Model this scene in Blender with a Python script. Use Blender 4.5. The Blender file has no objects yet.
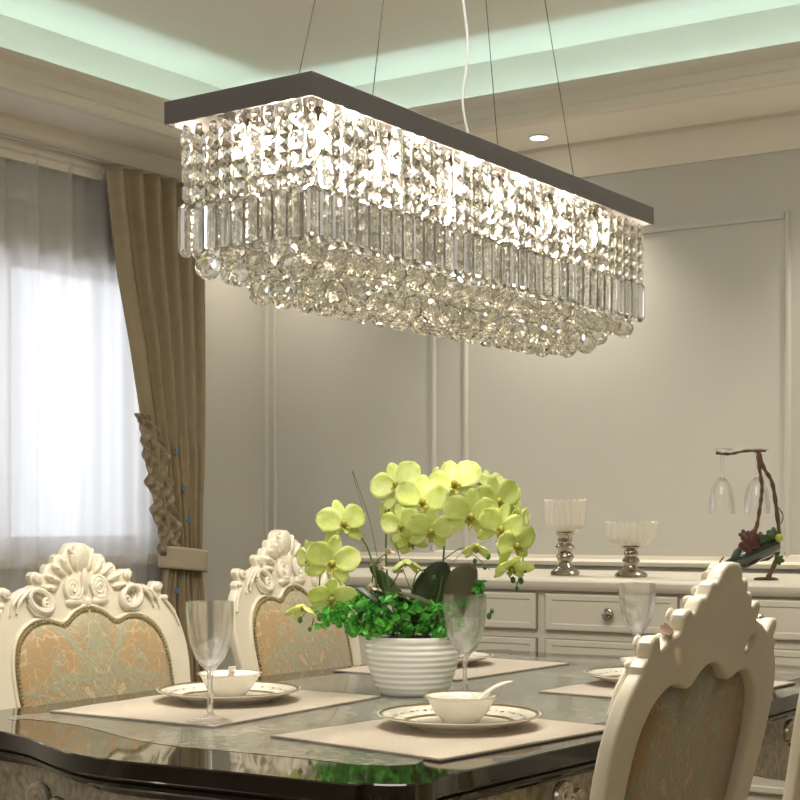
import bpy, bmesh, math, random
from math import sin, cos, pi, radians, sqrt, atan2, exp
from mathutils import Vector, Matrix
random.seed(7)
S = bpy.context.scene
COL = S.collection

# ------------------------------------------------------------------ camera
CAMZ = 1.10
cam_d = bpy.data.cameras.new('camera'); cam = bpy.data.objects.new('camera', cam_d); COL.objects.link(cam)
cam.location = (0, 0, CAMZ); cam.rotation_euler = (pi/2, 0, 0)
cam_d.sensor_width = 36; cam_d.sensor_fit = 'HORIZONTAL'
cam_d.lens = 36*1500/800
cam_d.shift_x = 0; cam_d.shift_y = 120/800
cam_d.clip_start = 0.05
S.camera = cam

# ------------------------------------------------------------------ world, exposure
W = bpy.data.worlds.new('world'); S.world = W; W.use_nodes = True
bg = W.node_tree.nodes['Background']; bg.inputs[0].default_value = (0.86, 0.92, 1.0, 1); bg.inputs[1].default_value = .55
S.view_settings.view_transform = 'Standard'; S.view_settings.look = 'None'
S.view_settings.gamma = 1; S.view_settings.use_curve_mapping = False
S.view_settings.exposure = 0.42
cy = S.cycles
cy.max_bounces = 32; cy.transmission_bounces = 32; cy.glossy_bounces = 6; cy.diffuse_bounces = 4
cy.transparent_max_bounces = 64; cy.sample_clamp_indirect = 6.0; cy.blur_glossy = 0.0

# ------------------------------------------------------------------ room frame (plan)
WC = Vector((-.578, 6.42))                      # window wall / sideboard wall corner
A = Vector((-.591, -.806))                      # along the window wall, towards the viewer
B = Vector((.848, -.530))                       # along the sideboard wall, to the right
NA = Vector((.806, -.591))                      # into the room from the window wall
NB = Vector((-.530, -.848))                     # into the room from the sideboard wall
ROOM_A, ROOM_B = 8.2, 7.2
R0 = WC; R1 = WC + B*ROOM_B; R2 = R1 + A*ROOM_A; R3 = WC + A*ROOM_A
ROOM = [R0, R3, R2, R1]                         # counter-clockwise

def area_light(name, loc, size, energy, color, rot=(0, 0, 0), sy=None):
    d = bpy.data.lights.new(name, 'AREA'); d.energy = energy; d.color = color; d.size = size
    if sy: d.shape = 'RECTANGLE'; d.size_y = sy
    o = bpy.data.objects.new(name, d); COL.objects.link(o); o.location = loc; o.rotation_euler = rot
    return o
def aim(o, target):
    o.rotation_euler = (Vector(target)-Vector(o.location)).to_track_quat('-Z', 'Y').to_euler()
# daylight from outside the curtained window
wp = WC + A*1.7 - NA*0.75
lw = area_light('window_daylight', (wp.x, wp.y, 1.65), 2.2, 24, (.94, .95, 1.0), sy=1.4)
aim(lw, (wp.x+NA.x, wp.y+NA.y, 1.55))
# added fill light, unseen, high up behind the viewer and aimed forward
q = (R2+R3)/2 - A*1.3
lr = area_light('rear_fill_light', (q.x, q.y, 2.42), 3.6, 26, (1.0, .955, .88), sy=1.6)
aim(lr, (q.x-A.x*1.6, q.y-A.y*1.6, .9))

# fill light added below the tray ceiling to brighten table and room
lt = area_light('overhead_fill_light', (.15, 2.3, 2.74), 2.0, 54, (1.0, .95, .86), (0, 0, radians(55)), sy=1.4)

# ------------------------------------------------------------------ material helpers
def newmat(name):
    m = bpy.data.materials.new(name); m.use_nodes = True
    nt = m.node_tree; return m, nt, nt.nodes['Principled BSDF']
def N(nt, t, **k):
    n = nt.nodes.new(t)
    for a, v in k.items():
        if a in n.inputs: n.inputs[a].default_value = v
        else: setattr(n, a, v)
    return n
def simple(name, col, rough=.5, metal=0, noise=0, nscale=20, bump=0, bscale=60, coat=0, spec=.5, dark=None, sss=0):
    m, nt, p = newmat(name); L = nt.links
    p.inputs['Base Color'].default_value = (*col, 1); p.inputs['Roughness'].default_value = rough
    p.inputs['Metallic'].default_value = metal; p.inputs['Coat Weight'].default_value = coat
    p.inputs['Specular IOR Level'].default_value = spec
    if sss:
        p.inputs['Subsurface Weight'].default_value = sss; p.inputs['Subsurface Scale'].default_value = .01
    tc = N(nt, 'ShaderNodeTexCoord')
    if noise:
        nz = N(nt, 'ShaderNodeTexNoise', Scale=nscale, Detail=5.0)
        L.new(tc.outputs['Object'], nz.inputs['Vector'])
        r = N(nt, 'ShaderNodeValToRGB'); d = dark or tuple(c*(1-noise) for c in col)
        r.color_ramp.elements[0].color = (*d, 1); r.color_ramp.elements[1].color = (*col, 1)
        r.color_ramp.elements[0].position = .35; r.color_ramp.elements[1].position = .65
        L.new(nz.outputs['Fac'], r.inputs['Fac']); L.new(r.outputs['Color'], p.inputs['Base Color'])
    if bump:
        nb = N(nt, 'ShaderNodeTexNoise', Scale=bscale, Detail=4.0)
        L.new(tc.outputs['Object'], nb.inputs['Vector'])
        b = N(nt, 'ShaderNodeBump', Strength=bump, Distance=.002)
        L.new(nb.outputs['Fac'], b.inputs['Height']); L.new(b.outputs['Normal'], p.inputs['Normal'])
    return m
def emit(name, col, s):
    m = bpy.data.materials.new(name); m.use_nodes = True; nt = m.node_tree; nt.nodes.clear()
    e = N(nt, 'ShaderNodeEmission'); e.inputs[0].default_value = (*col, 1); e.inputs[1].default_value = s
    o = N(nt, 'ShaderNodeOutputMaterial'); nt.links.new(e.outputs[0], o.inputs[0]); return m
def glassmix(name, tint=(1, 1, 1), ior=1.5, rough=0, transp=.3, gloss=.0, tcol=None):
    m = bpy.data.materials.new(name); m.use_nodes = True; nt = m.node_tree; nt.nodes.clear(); L = nt.links
    g = N(nt, 'ShaderNodeBsdfGlass', IOR=ior, Roughness=rough); g.inputs['Color'].default_value = (*tint, 1)
    t = N(nt, 'ShaderNodeBsdfTransparent'); t.inputs[0].default_value = (*(tcol or tint), 1)
    mx = N(nt, 'ShaderNodeMixShader'); mx.inputs[0].default_value = transp
    L.new(g.outputs[0], mx.inputs[1]); L.new(t.outputs[0], mx.inputs[2]); out = mx
    if gloss:
        gl = N(nt, 'ShaderNodeBsdfGlossy', Roughness=.03); m2 = N(nt, 'ShaderNodeMixShader'); m2.inputs[0].default_value = gloss
        L.new(mx.outputs[0], m2.inputs[1]); L.new(gl.outputs[0], m2.inputs[2]); out = m2
    o = N(nt, 'ShaderNodeOutputMaterial'); L.new(out.outputs[0], o.inputs[0]); return m

def damask():
    m, nt, p = newmat('damask_fabric'); L = nt.links
    tc = N(nt, 'ShaderNodeTexCoord'); sp = N(nt, 'ShaderNodeSeparateXYZ'); L.new(tc.outputs['Object'], sp.inputs[0])
    ab = N(nt, 'ShaderNodeMath', operation='ABSOLUTE'); L.new(sp.outputs['X'], ab.inputs[0])
    cb = N(nt, 'ShaderNodeCombineXYZ'); L.new(ab.outputs[0], cb.inputs[0]); L.new(sp.outputs['Z'], cb.inputs[1])
    big = N(nt, 'ShaderNodeTexNoise', Scale=9.0, Detail=3.0, Distortion=.9); L.new(cb.outputs[0], big.inputs['Vector'])
    r1 = N(nt, 'ShaderNodeValToRGB'); r1.color_ramp.elements[0].position = .455; r1.color_ramp.elements[1].position = .51
    L.new(big.outputs['Fac'], r1.inputs['Fac'])
    fine = N(nt, 'ShaderNodeTexNoise', Scale=34.0, Detail=2.5, Distortion=2.6); L.new(cb.outputs[0], fine.inputs['Vector'])
    r2 = N(nt, 'ShaderNodeValToRGB'); r2.color_ramp.elements[0].position = .40; r2.color_ramp.elements[1].position = .52
    L.new(fine.outputs['Fac'], r2.inputs['Fac'])
    mul = N(nt, 'ShaderNodeMath', operation='MULTIPLY'); L.new(r1.outputs['Color'], mul.inputs[0]); L.new(r2.outputs['Color'], mul.inputs[1])
    # thin curling vine lines
    vn = N(nt, 'ShaderNodeTexNoise', Scale=15.0, Detail=0.5, Distortion=3.2); L.new(cb.outputs[0], vn.inputs['Vector'])
    s1 = N(nt, 'ShaderNodeMath', operation='SUBTRACT'); s1.inputs[1].default_value = .47; L.new(vn.outputs['Fac'], s1.inputs[0])
    s2 = N(nt, 'ShaderNodeMath', operation='ABSOLUTE'); L.new(s1.outputs[0], s2.inputs[0])
    r3 = N(nt, 'ShaderNodeValToRGB'); r3.color_ramp.elements[0].position = .010; r3.color_ramp.elements[1].position = .022
    r3.color_ramp.elements[0].color = (1, 1, 1, 1); r3.color_ramp.elements[1].color = (0, 0, 0, 1); L.new(s2.outputs[0], r3.inputs['Fac'])
    c1 = N(nt, 'ShaderNodeMix', data_type='RGBA'); c1.inputs[6].default_value = (.42, .285, .135, 1); c1.inputs[7].default_value = (.34, .335, .22, 1)
    L.new(mul.outputs[0], c1.inputs[0])
    c2 = N(nt, 'ShaderNodeMix', data_type='RGBA'); c2.inputs[7].default_value = (.56, .43, .25, 1)
    L.new(c1.outputs[2], c2.inputs[6]); L.new(r3.outputs['Color'], c2.inputs[0])
    L.new(c2.outputs[2], p.inputs['Base Color'])
    p.inputs['Roughness'].default_value = .45; p.inputs['Sheen Weight'].default_value = .25
    b = N(nt, 'ShaderNodeBump', Strength=.35, Distance=.002); L.new(mul.outputs[0], b.inputs['Height']); L.new(b.outputs['Normal'], p.inputs['Normal'])
    return m

MT = {}
MT['wall'] = simple('wall_paint', (.505, .485, .425), .62, noise=.03, nscale=3)
MT['ceil'] = simple('ceiling_paint', (.76, .72, .63), .7)
MT['trim'] = simple('moulding_paint', (.68, .63, .53), .55)
MT['floor'] = simple('floor_stone', (.32, .25, .17), .25, noise=.3, nscale=3, coat=.3)
MT['cream'] = simple('cream_lacquer', (.76, .685, .53), .34, noise=.08, nscale=9, bump=.12, bscale=40, coat=.15)
MT['carve'] = simple('cream_carving', (.79, .72, .575), .32, noise=.12, nscale=30, coat=.15)
MT['nail'] = simple('brass_nailheads', (.52, .44, .22), .35, metal=.6, noise=.3, nscale=90)
MT['damask'] = damask()
MT['black'] = simple('black_lacquer', (.016, .012, .008), .05, coat=.35, spec=.5)
MT['silverleaf'] = simple('silver_leaf', (.52, .48, .38), .40, metal=.2, noise=.6, nscale=70, bump=.8, bscale=90, dark=(.28, .25, .18))
MT['silverscroll'] = simple('silver_scroll', (.60, .56, .47), .22, metal=.7, noise=.3, nscale=30)
MT['mat'] = simple('placemat_weave', (.60, .52, .42), .6, noise=.14, nscale=220, bump=.3, bscale=400)
MT['matedge'] = simple('placemat_edge', (.20, .17, .14), .7)
MT['china'] = simple('bone_china', (.84, .80, .70), .12, coat=.5, sss=.0)
MT['gold'] = simple('gilt_band', (.42, .28, .10), .28, metal=.7, noise=.35, nscale=150)
MT['potwhite'] = simple('white_glazed_pot', (.88, .87, .83), .25, coat=.3)
MT['soil'] = simple('moss_soil', (.10, .09, .035), .9, noise=.6, nscale=80, bump=1, bscale=90)
MT['steel'] = simple('gunmetal_frame', (.15, .135, .13), .38, metal=.45, bump=.05)
MT['mirror'] = simple('polished_steel', (.62, .60, .57), .10, metal=1)
MT['cable'] = simple('dark_cable', (.05, .045, .04), .5)
MT['cord'] = simple('clear_cord', (.75, .78, .75), .25)
MT['drape'] = simple('taupe_drape', (.31, .245, .14), .42, noise=.12, nscale=25)
MT['lace'] = simple('taupe_ruffle', (.36, .295, .19), .6, noise=.4, nscale=45, bump=.8, bscale=70)
MT['tie'] = simple('tieback_cloth', (.46, .39, .27), .6)
MT['blue'] = simple('blue_flower', (.10, .20, .34), .6)
MT['sideboard'] = simple('sideboard_paint', (.62, .575, .475), .42, coat=.1)
MT['groove'] = simple('sideboard_groove', (.30, .26, .20), .7)
MT['pewter'] = simple('antique_silver', (.46, .42, .35), .2, metal=1, noise=.35, nscale=60)
MT['fluted'] = simple('pearl_fluted_glass', (.72, .67, .56), .2, coat=.5)
MT['vine'] = simple('vine_wood', (.13, .065, .03), .6, noise=.5, nscale=40, bump=.8, bscale=80)
MT['bottle'] = simple('dark_bottle_glass', (.02, .03, .02), .05, coat=1)
MT['label'] = simple('bottle_label', (.55, .55, .52), .6)
MT['redleaf'] = simple('red_leaf', (.11, .03, .02), .5, noise=.4, nscale=60)
MT['greenleaf'] = simple('dark_green_leaf', (.04, .08, .012), .5, noise=.4, nscale=60)
MT['lime'] = simple('lime_bead', (.30, .33, .05), .3)
MT['leaf'] = simple('orchid_leaf', (.035, .055, .018), .3, noise=.4, nscale=12, coat=.3)
MT['leafbrown'] = simple('orchid_leaf_underside', (.13, .12, .06), .45, noise=.3, nscale=14)
MT['foliage'] = simple('bright_foliage', (.13, .50, .05), .4, noise=.65, nscale=26, dark=(.03, .23, .03))
MT['stem'] = simple('flower_stem', (.07, .15, .025), .5)
MT['bud'] = simple('flower_bud', (.055, .15, .025), .4)
MT['filler'] = simple('pale_filler_flower', (.68, .58, .44), .6)
MT['whiteframe'] = simple('window_frame_paint', (.45, .42, .37), .5)
MT['plastic'] = simple('white_downlight', (.8, .8, .78), .4)
MT['chip'] = simple('gilt_leaf_ornament', (.15, .075, .02), .7, metal=0, noise=.4, nscale=50)

def petalmat():
    m = bpy.data.materials.new('orchid_petal'); m.use_nodes = True; nt = m.node_tree; nt.nodes.clear(); L = nt.links
    tc = N(nt, 'ShaderNodeTexCoord'); nz = N(nt, 'ShaderNodeTexNoise', Scale=35.0, Detail=3.0); L.new(tc.outputs['Object'], nz.inputs['Vector'])
    r = N(nt, 'ShaderNodeValToRGB'); r.color_ramp.elements[0].color = (.74, .84, .27, 1); r.color_ramp.elements[1].color = (.93, .97, .52, 1)
    r.color_ramp.elements[0].position = .35; r.color_ramp.elements[1].position = .65
    L.new(nz.outputs['Fac'], r.inputs['Fac'])
    d = N(nt, 'ShaderNodeBsdfDiffuse'); t = N(nt, 'ShaderNodeBsdfTranslucent')
    L.new(r.outputs['Color'], d.inputs[0]); L.new(r.outputs['Color'], t.inputs[0])
    mx = N(nt, 'ShaderNodeMixShader'); mx.inputs[0].default_value = .38
    L.new(d.outputs[0], mx.inputs[1]); L.new(t.outputs[0], mx.inputs[2])
    o = N(nt, 'ShaderNodeOutputMaterial'); L.new(mx.outputs[0], o.inputs[0]); return m
MT['petal'] = petalmat()
MT['lip'] = simple('orchid_lip', (.52, .46, .06), .5, noise=.5, nscale=120, dark=(.28, .30, .05))
def sheermat():
    m = bpy.data.materials.new('sheer_voile'); m.use_nodes = True; nt = m.node_tree; nt.nodes.clear(); L = nt.links
    d = N(nt, 'ShaderNodeBsdfDiffuse'); d.inputs[0].default_value = (.86, .86, .85, 1)
    t = N(nt, 'ShaderNodeBsdfTranslucent'); t.inputs[0].default_value = (.88, .88, .90, 1)
    a = N(nt, 'ShaderNodeMixShader'); a.inputs[0].default_value = .6; L.new(d.outputs[0], a.inputs[1]); L.new(t.outputs[0], a.inputs[2])
    tr = N(nt, 'ShaderNodeBsdfTransparent'); tr.inputs[0].default_value = (.97, .97, .97, 1)
    b = N(nt, 'ShaderNodeMixShader'); b.inputs[0].default_value = .36; L.new(a.outputs[0], b.inputs[1]); L.new(tr.outputs[0], b.inputs[2])
    o = N(nt, 'ShaderNodeOutputMaterial'); L.new(b.outputs[0], o.inputs[0]); return m
MT['sheer'] = sheermat()
MT['crystal'] = glassmix('cut_crystal', (1, .993, .965), 1.55, 0, .16, .10)
MT['prismglass'] = glassmix('prism_crystal', (1, .993, .97), 1.5, 0, .15, .16)
MT['glass'] = glassmix('wine_glass_clear', (1, 1, 1), 1.45, 0, .42, 0)
MT['pane'] = glassmix('window_glass', (1, 1, 1), 1.45, 0, .9, 0)
MT['bulb'] = emit('warm_lamp', (1, .89, .72), 16)
MT['downlight'] = emit('downlight_lens', (1, .97, .90), 14)
MT['cyan'] = emit('cove_led', (.62, .92, .98), 15)

# ------------------------------------------------------------------ mesh builder
class MB:
    def __init__(s): s.v = []; s.f = []
    def add(s, vs, fs, M=None):
        o = len(s.v)
        s.v += [tuple(M @ Vector(v)) if M else tuple(v) for v in vs]; s.f += [tuple(i+o for i in f) for f in fs]; return s
    def box(s, c, sz, rz=0, M=None):
        x, y, z = sz[0]/2, sz[1]/2, sz[2]/2
        vs = [(-x, -y, -z), (x, -y, -z), (x, y, -z), (-x, y, -z), (-x, -y, z), (x, -y, z), (x, y, z), (-x, y, z)]
        R = Matrix.Translation(c) @ Matrix.Rotation(rz, 4, 'Z')
        if M: R = M @ R
        return s.add(vs, [(0, 3, 2, 1), (4, 5, 6, 7), (0, 1, 5, 4), (1, 2, 6, 5), (2, 3, 7, 6), (3, 0, 4, 7)], R)
    def prism(s, poly, z0, z1, M=None):
        n = len(poly); vs = [(p[0], p[1], z0) for p in poly]+[(p[0], p[1], z1) for p in poly]
        fs = [tuple(range(n-1, -1, -1)), tuple(range(n, 2*n))]+[(i, (i+1) % n, n+(i+1) % n, n+i) for i in range(n)]
        return s.add(vs, fs, M)
    def rings(s, rings, closed=True, caps=True):
        n = len(rings[0]); vs = [p for r in rings for p in r]; fs = []
        for k in range(len(rings)-1):
            for i in range(n if closed else n-1):
                j = (i+1) % n; fs.append((k*n+i, k*n+j, (k+1)*n+j, (k+1)*n+i))
        if caps and closed:
            fs.append(tuple(range(n-1, -1, -1))); fs.append(tuple(range((len(rings)-1)*n, len(rings)*n)))
        return s.add(vs, fs)
    def lathe(s, prof, n=32, c=(0, 0, 0), M=None, ring=False):
        rg = [[(c[0]+r*cos(2*pi*i/n), c[1]+r*sin(2*pi*i/n), c[2]+z) for i in range(n)] for r, z in prof]
        if M: rg = [[tuple(M @ Vector(p)) for p in r] for r in rg]
        if ring: rg.append(rg[0])
        return s.rings(rg, caps=not ring)
    def tube(s, pts, r, n=8, flat=1.0):
        pts = [Vector(p) for p in pts]; m = len(pts); rs = r if isinstance(r, (list, tuple)) else [r]*m
        up = Vector((0, 0, 1)); rg = []; prev = None
        for i, p in enumerate(pts):
            t = (pts[min(i+1, m-1)]-pts[max(i-1, 0)])
            if t.length < 1e-9: t = Vector((0, 0, 1))
            t.normalize()
            if prev is None:
                a = t.cross(up)
                if a.length < .1: a = t.cross(Vector((0, 1, 0)))
            else: a = prev - t*prev.dot(t)
            a.normalize(); prev = a; b = t.cross(a)
            rg.append([tuple(p+a*cos(2*pi*k/n)*rs[i]+b*sin(2*pi*k/n)*rs[i]*flat) for k in range(n)])
        return s.rings(rg)
    def ell(s, c, r, M=None, nu=12, nv=8):
        rr = r if isinstance(r, (list, tuple)) else (r, r, r); T = Matrix.Translation(c)
        if M: T = T @ M
        rg = []
        for j in range(nv+1):
            th = -pi/2+pi*max(.02, min(.98, j/nv)); rg.append([tuple(T @ Vector((rr[0]*cos(th)*cos(2*pi*i/nu), rr[1]*cos(th)*sin(2*pi*i/nu), rr[2]*sin(th)))) for i in range(nu)])
        return s.rings(rg)
    def grid(s, rows):
        return s.rings(rows, closed=False, caps=False)
    def build(s, name, mat, parent=None, smooth=True, angle=40, solid=0):
        me = bpy.data.meshes.new(name); me.from_pydata(s.v, [], s.f); me.update()
        bm = bmesh.new(); bm.from_mesh(me); bmesh.ops.recalc_face_normals(bm, faces=bm.faces); bm.to_mesh(me); bm.free()
        return finish(me, name, mat, parent, smooth, angle, solid)
def finish(me, name, mat, parent, smooth=True, angle=40, solid=0):
    me.materials.append(MT[mat] if isinstance(mat, str) else mat)
    if smooth:
        me.polygons.foreach_set('use_smooth', [True]*len(me.polygons))
        if angle < 180: me.set_sharp_from_angle(angle=radians(angle))
    o = bpy.data.objects.new(name, me); COL.objects.link(o)
    if parent: o.parent = parent
    if solid:
        md = o.modifiers.new('solid', 'SOLIDIFY'); md.thickness = solid; md.offset = 0
    return o
def thing(name, label, cat, loc=(0, 0, 0), rz=0, group=None):
    o = bpy.data.objects.new(name, None); COL.objects.link(o); o.location = loc; o.rotation_euler = (0, 0, rz); o.empty_display_size = .1
    return tag(o, label, cat, group)
def tag(o, label, cat, group=None):
    o['label'] = label; o['category'] = cat
    if group: o['group'] = group
    return o
def struct(o):
    o['kind'] = 'structure'; return o
def dup(root, loc, rz, label, group=None):
    def cp(o, par):
        c = o.copy(); COL.objects.link(c)
        if par: c.parent = par
        for ch in list(o.children): cp(ch, c)
        return c
    kids = list(root.children); c = root.copy(); COL.objects.link(c)
    for ch in kids: cp(ch, c)
    c.location = loc; c.rotation_euler = (0, 0, rz); c['label'] = label
    if group: c['group'] = group
    return c
def plate2d(name, mat, polys, depth, bevel=0, parent=None, M=None, res=2):
    """flat outline with holes, extruded to a slab in local x-z, front face towards -y"""
    cu = bpy.data.curves.new('tmp', 'CURVE'); cu.dimensions = '2D'; cu.fill_mode = 'BOTH'
    cu.extrude = depth/2-bevel; cu.bevel_depth = bevel; cu.bevel_resolution = res; cu.offset = -bevel
    for poly in polys:
        sp = cu.splines.new('POLY'); sp.points.add(len(poly)-1); sp.use_cyclic_u = True
        for i, p in enumerate(poly): sp.points[i].co = (p[0], p[1], 0, 1)
    o = bpy.data.objects.new('tmp', cu); COL.objects.link(o)
    dg = bpy.context.evaluated_depsgraph_get(); dg.update()
    me = bpy.data.meshes.new_from_object(o.evaluated_get(dg)); bpy.data.objects.remove(o); bpy.data.curves.remove(cu)
    me.name = name
    me.transform(Matrix.Rotation(pi/2, 4, 'X'))
    if M: me.transform(M)
    me.materials.clear()
    return finish(me, name, mat, parent, True, 35)
def smooth_poly(pts, k=4, closed=False):
    """Catmull-Rom through the points"""
    P = [Vector(p) for p in pts]; n = len(P); out = []
    rng = range(n) if closed else range(n-1)
    for i in rng:
        if closed: a, b, c, d = P[(i-1) % n], P[i], P[(i+1) % n], P[(i+2) % n]
        else: a, b, c, d = P[max(i-1, 0)], P[i], P[i+1], P[min(i+2, n-1)]
        for j in range(k):
            t = j/k; out.append(.5*((2*b)+(c-a)*t+(2*a-5*b+4*c-d)*t*t+(3*b-a-3*c+d)*t**3))
    if not closed: out.append(P[-1])
    return [tuple(p) for p in out]
def inset(poly, d):
    """offset a closed plan polygon inwards (counter-clockwise input)"""
    n = len(poly); out = []
    for i in range(n):
        p0, p1, p2 = Vector(poly[i-1][:2]), Vector(poly[i][:2]), Vector(poly[(i+1) % n][:2])
        e1 = (p1-p0).normalized(); e2 = (p2-p1).normalized()
        n1 = Vector((-e1.y, e1.x)); n2 = Vector((-e2.y, e2.x)); b = n1+n2
        if b.length < 1e-6: b = n1
        b.normalize(); out.append(p1+b*(d/max(.4, b.dot(n1))))
    return out
def sweep_room(poly, prof, name, mat, angle=30):
    mb = MB(); rg = [[(p.x, p.y, z) for p in inset(poly, off)] for off, z in prof]
    n = len(poly); m = len(prof)
    vs = [p for r in rg for p in r]; fs = []
    for k in range(m):
        for i in range(n): fs.append((k*n+i, k*n+(i+1) % n, ((k+1) % m)*n+(i+1) % n, ((k+1) % m)*n+i))
    mb.add(vs, fs); return mb.build(name, mat, angle=angle)
def at(px, py, d):
    return Vector(((px-400)/1500*d, d, CAMZ+(520-py)/1500*d))

# ================================================================== SETTING
mb = MB(); mb.prism([tuple(p) for p in inset(ROOM, -.2)], -.06, 0); struct(mb.build('floor', 'floor', smooth=False))
ZS, ZL, ZC = 2.50, 2.615, 2.80
# dropped ceiling border, lip and recessed tray
def offpoly(dl, db):
    a = WC + NA*dl; # parallelogram with separate offsets
    def inter(p, u, q2, v):
        det = u.x*(-v.y)+v.x*u.y; w = q2-p; t = (w.x*(-v.y)+v.x*w.y)/det; return p+u*t
    pl = WC+NA*dl; pb = WC+NB*db; pr = R1-NA*db; pf = R2-NB*db
    return [inter(pl, A, pb, B), inter(pl, A, pf, B), inter(pr, A, pf, B), inter(pr, A, pb, B)]
TRAY = offpoly(.37, .42)
OUT = [tuple(p) for p in inset(ROOM, -.05)]
def ringslab(outer, inner, z0, z1, name, mat):
    mb = MB(); n = 4
    vs = [(p[0], p[1], z) for z in (z0, z1) for p in outer]+[(p[0], p[1], z) for z in (z0, z1) for p in inner]
    fs = []
    for i in range(4):
        j = (i+1) % 4
        fs += [(i, j, 8+j, 8+i), (4+i, 4+j, 12+j, 12+i), (i, j, 4+j, 4+i), (8+i, 8+j, 12+j, 12+i)]
    mb.add(vs, fs); return mb.build(name, mat, smooth=False)
cl = ringslab(OUT, [tuple(p) for p in TRAY], ZS, ZS+.02, 'ceiling', 'ceil'); struct(cl)
# lip moulding round the tray (offset inwards of the tray edge is negative: towards the wall)
lipprof = [(0, ZS-.004), (.012, ZS+.004), (.012, ZS+.03), (.0, ZS+.042), (.0, ZS+.075), (.02, ZS+.095), (.024, ZL), (-.03, ZL), (-.03, ZS-.004)]
struct(sweep_room(TRAY, lipprof, 'trim_1', 'trim'))
rt = [tuple(p) for p in inset(TRAY, -.17)]
mb = MB(); rg = [[(p[0], p[1], z) for p in rt] for z in (ZS+.02, ZC)]; mb.rings(rg, caps=False)
struct(mb.build('trim_2', 'ceil', smooth=False))
mb = MB(); mb.prism([tuple(p) for p in inset(ROOM, -.05)], ZC, ZC+.06); struct(mb.build('ceiling_upper', 'ceil', smooth=False))
# hidden LED strips lying in the cove
cv = inset(TRAY, -.10)
for i in range(4):
    p, q2 = cv[i], cv[(i+1) % 4]; d = (q2-p); c = (p+q2)/2
    s_ = MB().box((0, 0, 0), (d.length-.2, .012, .008)); o = s_.build('led_strip', 'cyan', smooth=False)
    o.location = (c.x, c.y, ZS+.026); o.rotation_euler = (0, 0, atan2(d.y, d.x))
    tag(o, 'cyan light strip hidden in the ceiling cove', 'led strip', 'light strips in the ceiling cove')
# walls
def wall_piece(mb, p, u, nrm, s0, s1, z0, z1, t0=0, t1=.12):
    """slab on the line p+u*s, from depth t0 to t1 behind the wall face"""
    a = p+u*s0; b = p+u*s1
    mb.prism([tuple(a-nrm*t0), tuple(b-nrm*t0), tuple(b-nrm*t1), tuple(a-nrm*t1)], z0, z1)
WZ0, WZ1, WS0, WS1 = .98, 2.07, .66, 2.75
mb = MB()
wall_piece(mb, WC, A, NA, -.15, WS0, 0, ZS); wall_piece(mb, WC, A, NA, WS1, ROOM_A, 0, ZS)
wall_piece(mb, WC, A, NA, WS0, WS1, 0, WZ0); wall_piece(mb, WC, A, NA, WS0, WS1, WZ1, ZS)
struct(mb.build('wall_left', 'wall', smooth=False))
mb = MB(); wall_piece(mb, WC, B, NB, 0, ROOM_B, 0, ZS); struct(mb.build('wall_back', 'wall', smooth=False))
mb = MB(); wall_piece(mb, R1, A, -NA, 0, ROOM_A, 0, ZS); struct(mb.build('wall_right', 'wall', smooth=False))
mb = MB(); u = B; f0 = R3
wall_piece(mb, f0, u, -NB, 0, ROOM_B, 0, ZS)
struct(mb.build('wall_front', 'wall', smooth=False))
# crown on the sideboard wall and pelmet crown on the window wall
crb = [(0, 2.385), (.012, 2.385), (.018, 2.405), (.03, 2.43), (.06, 2.47), (.07, 2.485), (.07, 2.4999), (0, 2.4999)]
def run_profile(p, u, nrm, s0, s1, prof, name, mat, miter=0):
    mb = MB(); rg = []
    for s_, sg in ((s0, 1), (s1, 0)):
        rg.append([(*(p+u*(s_+(off*miter if sg else 0))+nrm*off), z) for off, z in prof])
    mb.rings([[tuple(q3) for q3 in r] for r in rg]); return mb.build(name, mat, angle=30)
struct(run_profile(WC, B, NB, 0, ROOM_B-.01, crb, 'trim_3', 'trim', miter=1))
pel = [(0, 2.36), (.05, 2.36), (.05, 2.375), (.08, 2.375), (.085, 2.40), (.07, 2.415), (.072, 2.44), (.10, 2.475), (.11, 2.485), (.11, 2.4999), (0, 2.4999)]
pel = [(.055, 2.41)] + [(o_, z_) for o_, z_ in [(.055, 2.36), (.078, 2.36), (.082, 2.385), (.07, 2.40), (.074, 2.43), (.10, 2.47), (.11, 2.485), (.11, 2.4999), (0, 2.4999), (0, 2.41)]]
struct(run_profile(WC, A, NA, .075, ROOM_A-.01, pel, 'trim_4', 'trim'))
def strip(p, u, nrm, s, w, z0, z1, t=.012):
    mb = MB(); a = p+u*(s-w/2); b = p+u*(s+w/2)
    mb.prism([tuple(a), tuple(b), tuple(b+nrm*t*.4), tuple(b-u*w*.3+nrm*t), tuple(a+u*w*.3+nrm*t), tuple(a+nrm*t*.4)], z0, z1)
    return mb
def wall_s(px):      # position along the sideboard wall seen in picture column px
    t = (px-400)/1500; # WC + B s : x = t*y
    return (t*WC.y-WC.x)/(B.x-t*B.y)
tn = 5
def frame(p, u, nrm, s0, s1, z0, z1, w=.022, t=.011):
    global tn
    mb = MB()
    for s_ in (s0, s1):
        m = strip(p, u, nrm, s_, w, z0-w/2, z1+w/2, t); mb.add(m.v, m.f)
    for z in (z0, z1):
        a = p+u*(s0+w/2); b = p+u*(s1-w/2)
        mb.prism([tuple(a), tuple(b), tuple(b+nrm*t), tuple(a+nrm*t)], z-w/2, z+w/2)
    struct(mb.build('trim_%d' % tn, 'wall', smooth=False)); tn += 1
frame(WC, B, NB, wall_s(275), wall_s(434), .98, 2.16)
frame(WC, B, NB, wall_s(466), wall_s(788), .98, 2.16)
frame(WC, B, NB, wall_s(788)+.12, wall_s(788)+1.7, .98, 2.16)
m = strip(WC, B, NB, wall_s(266), .035, .12, 2.385, .012); struct(m.build('trim_%d' % tn, 'wall', smooth=False)); tn += 1
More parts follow.
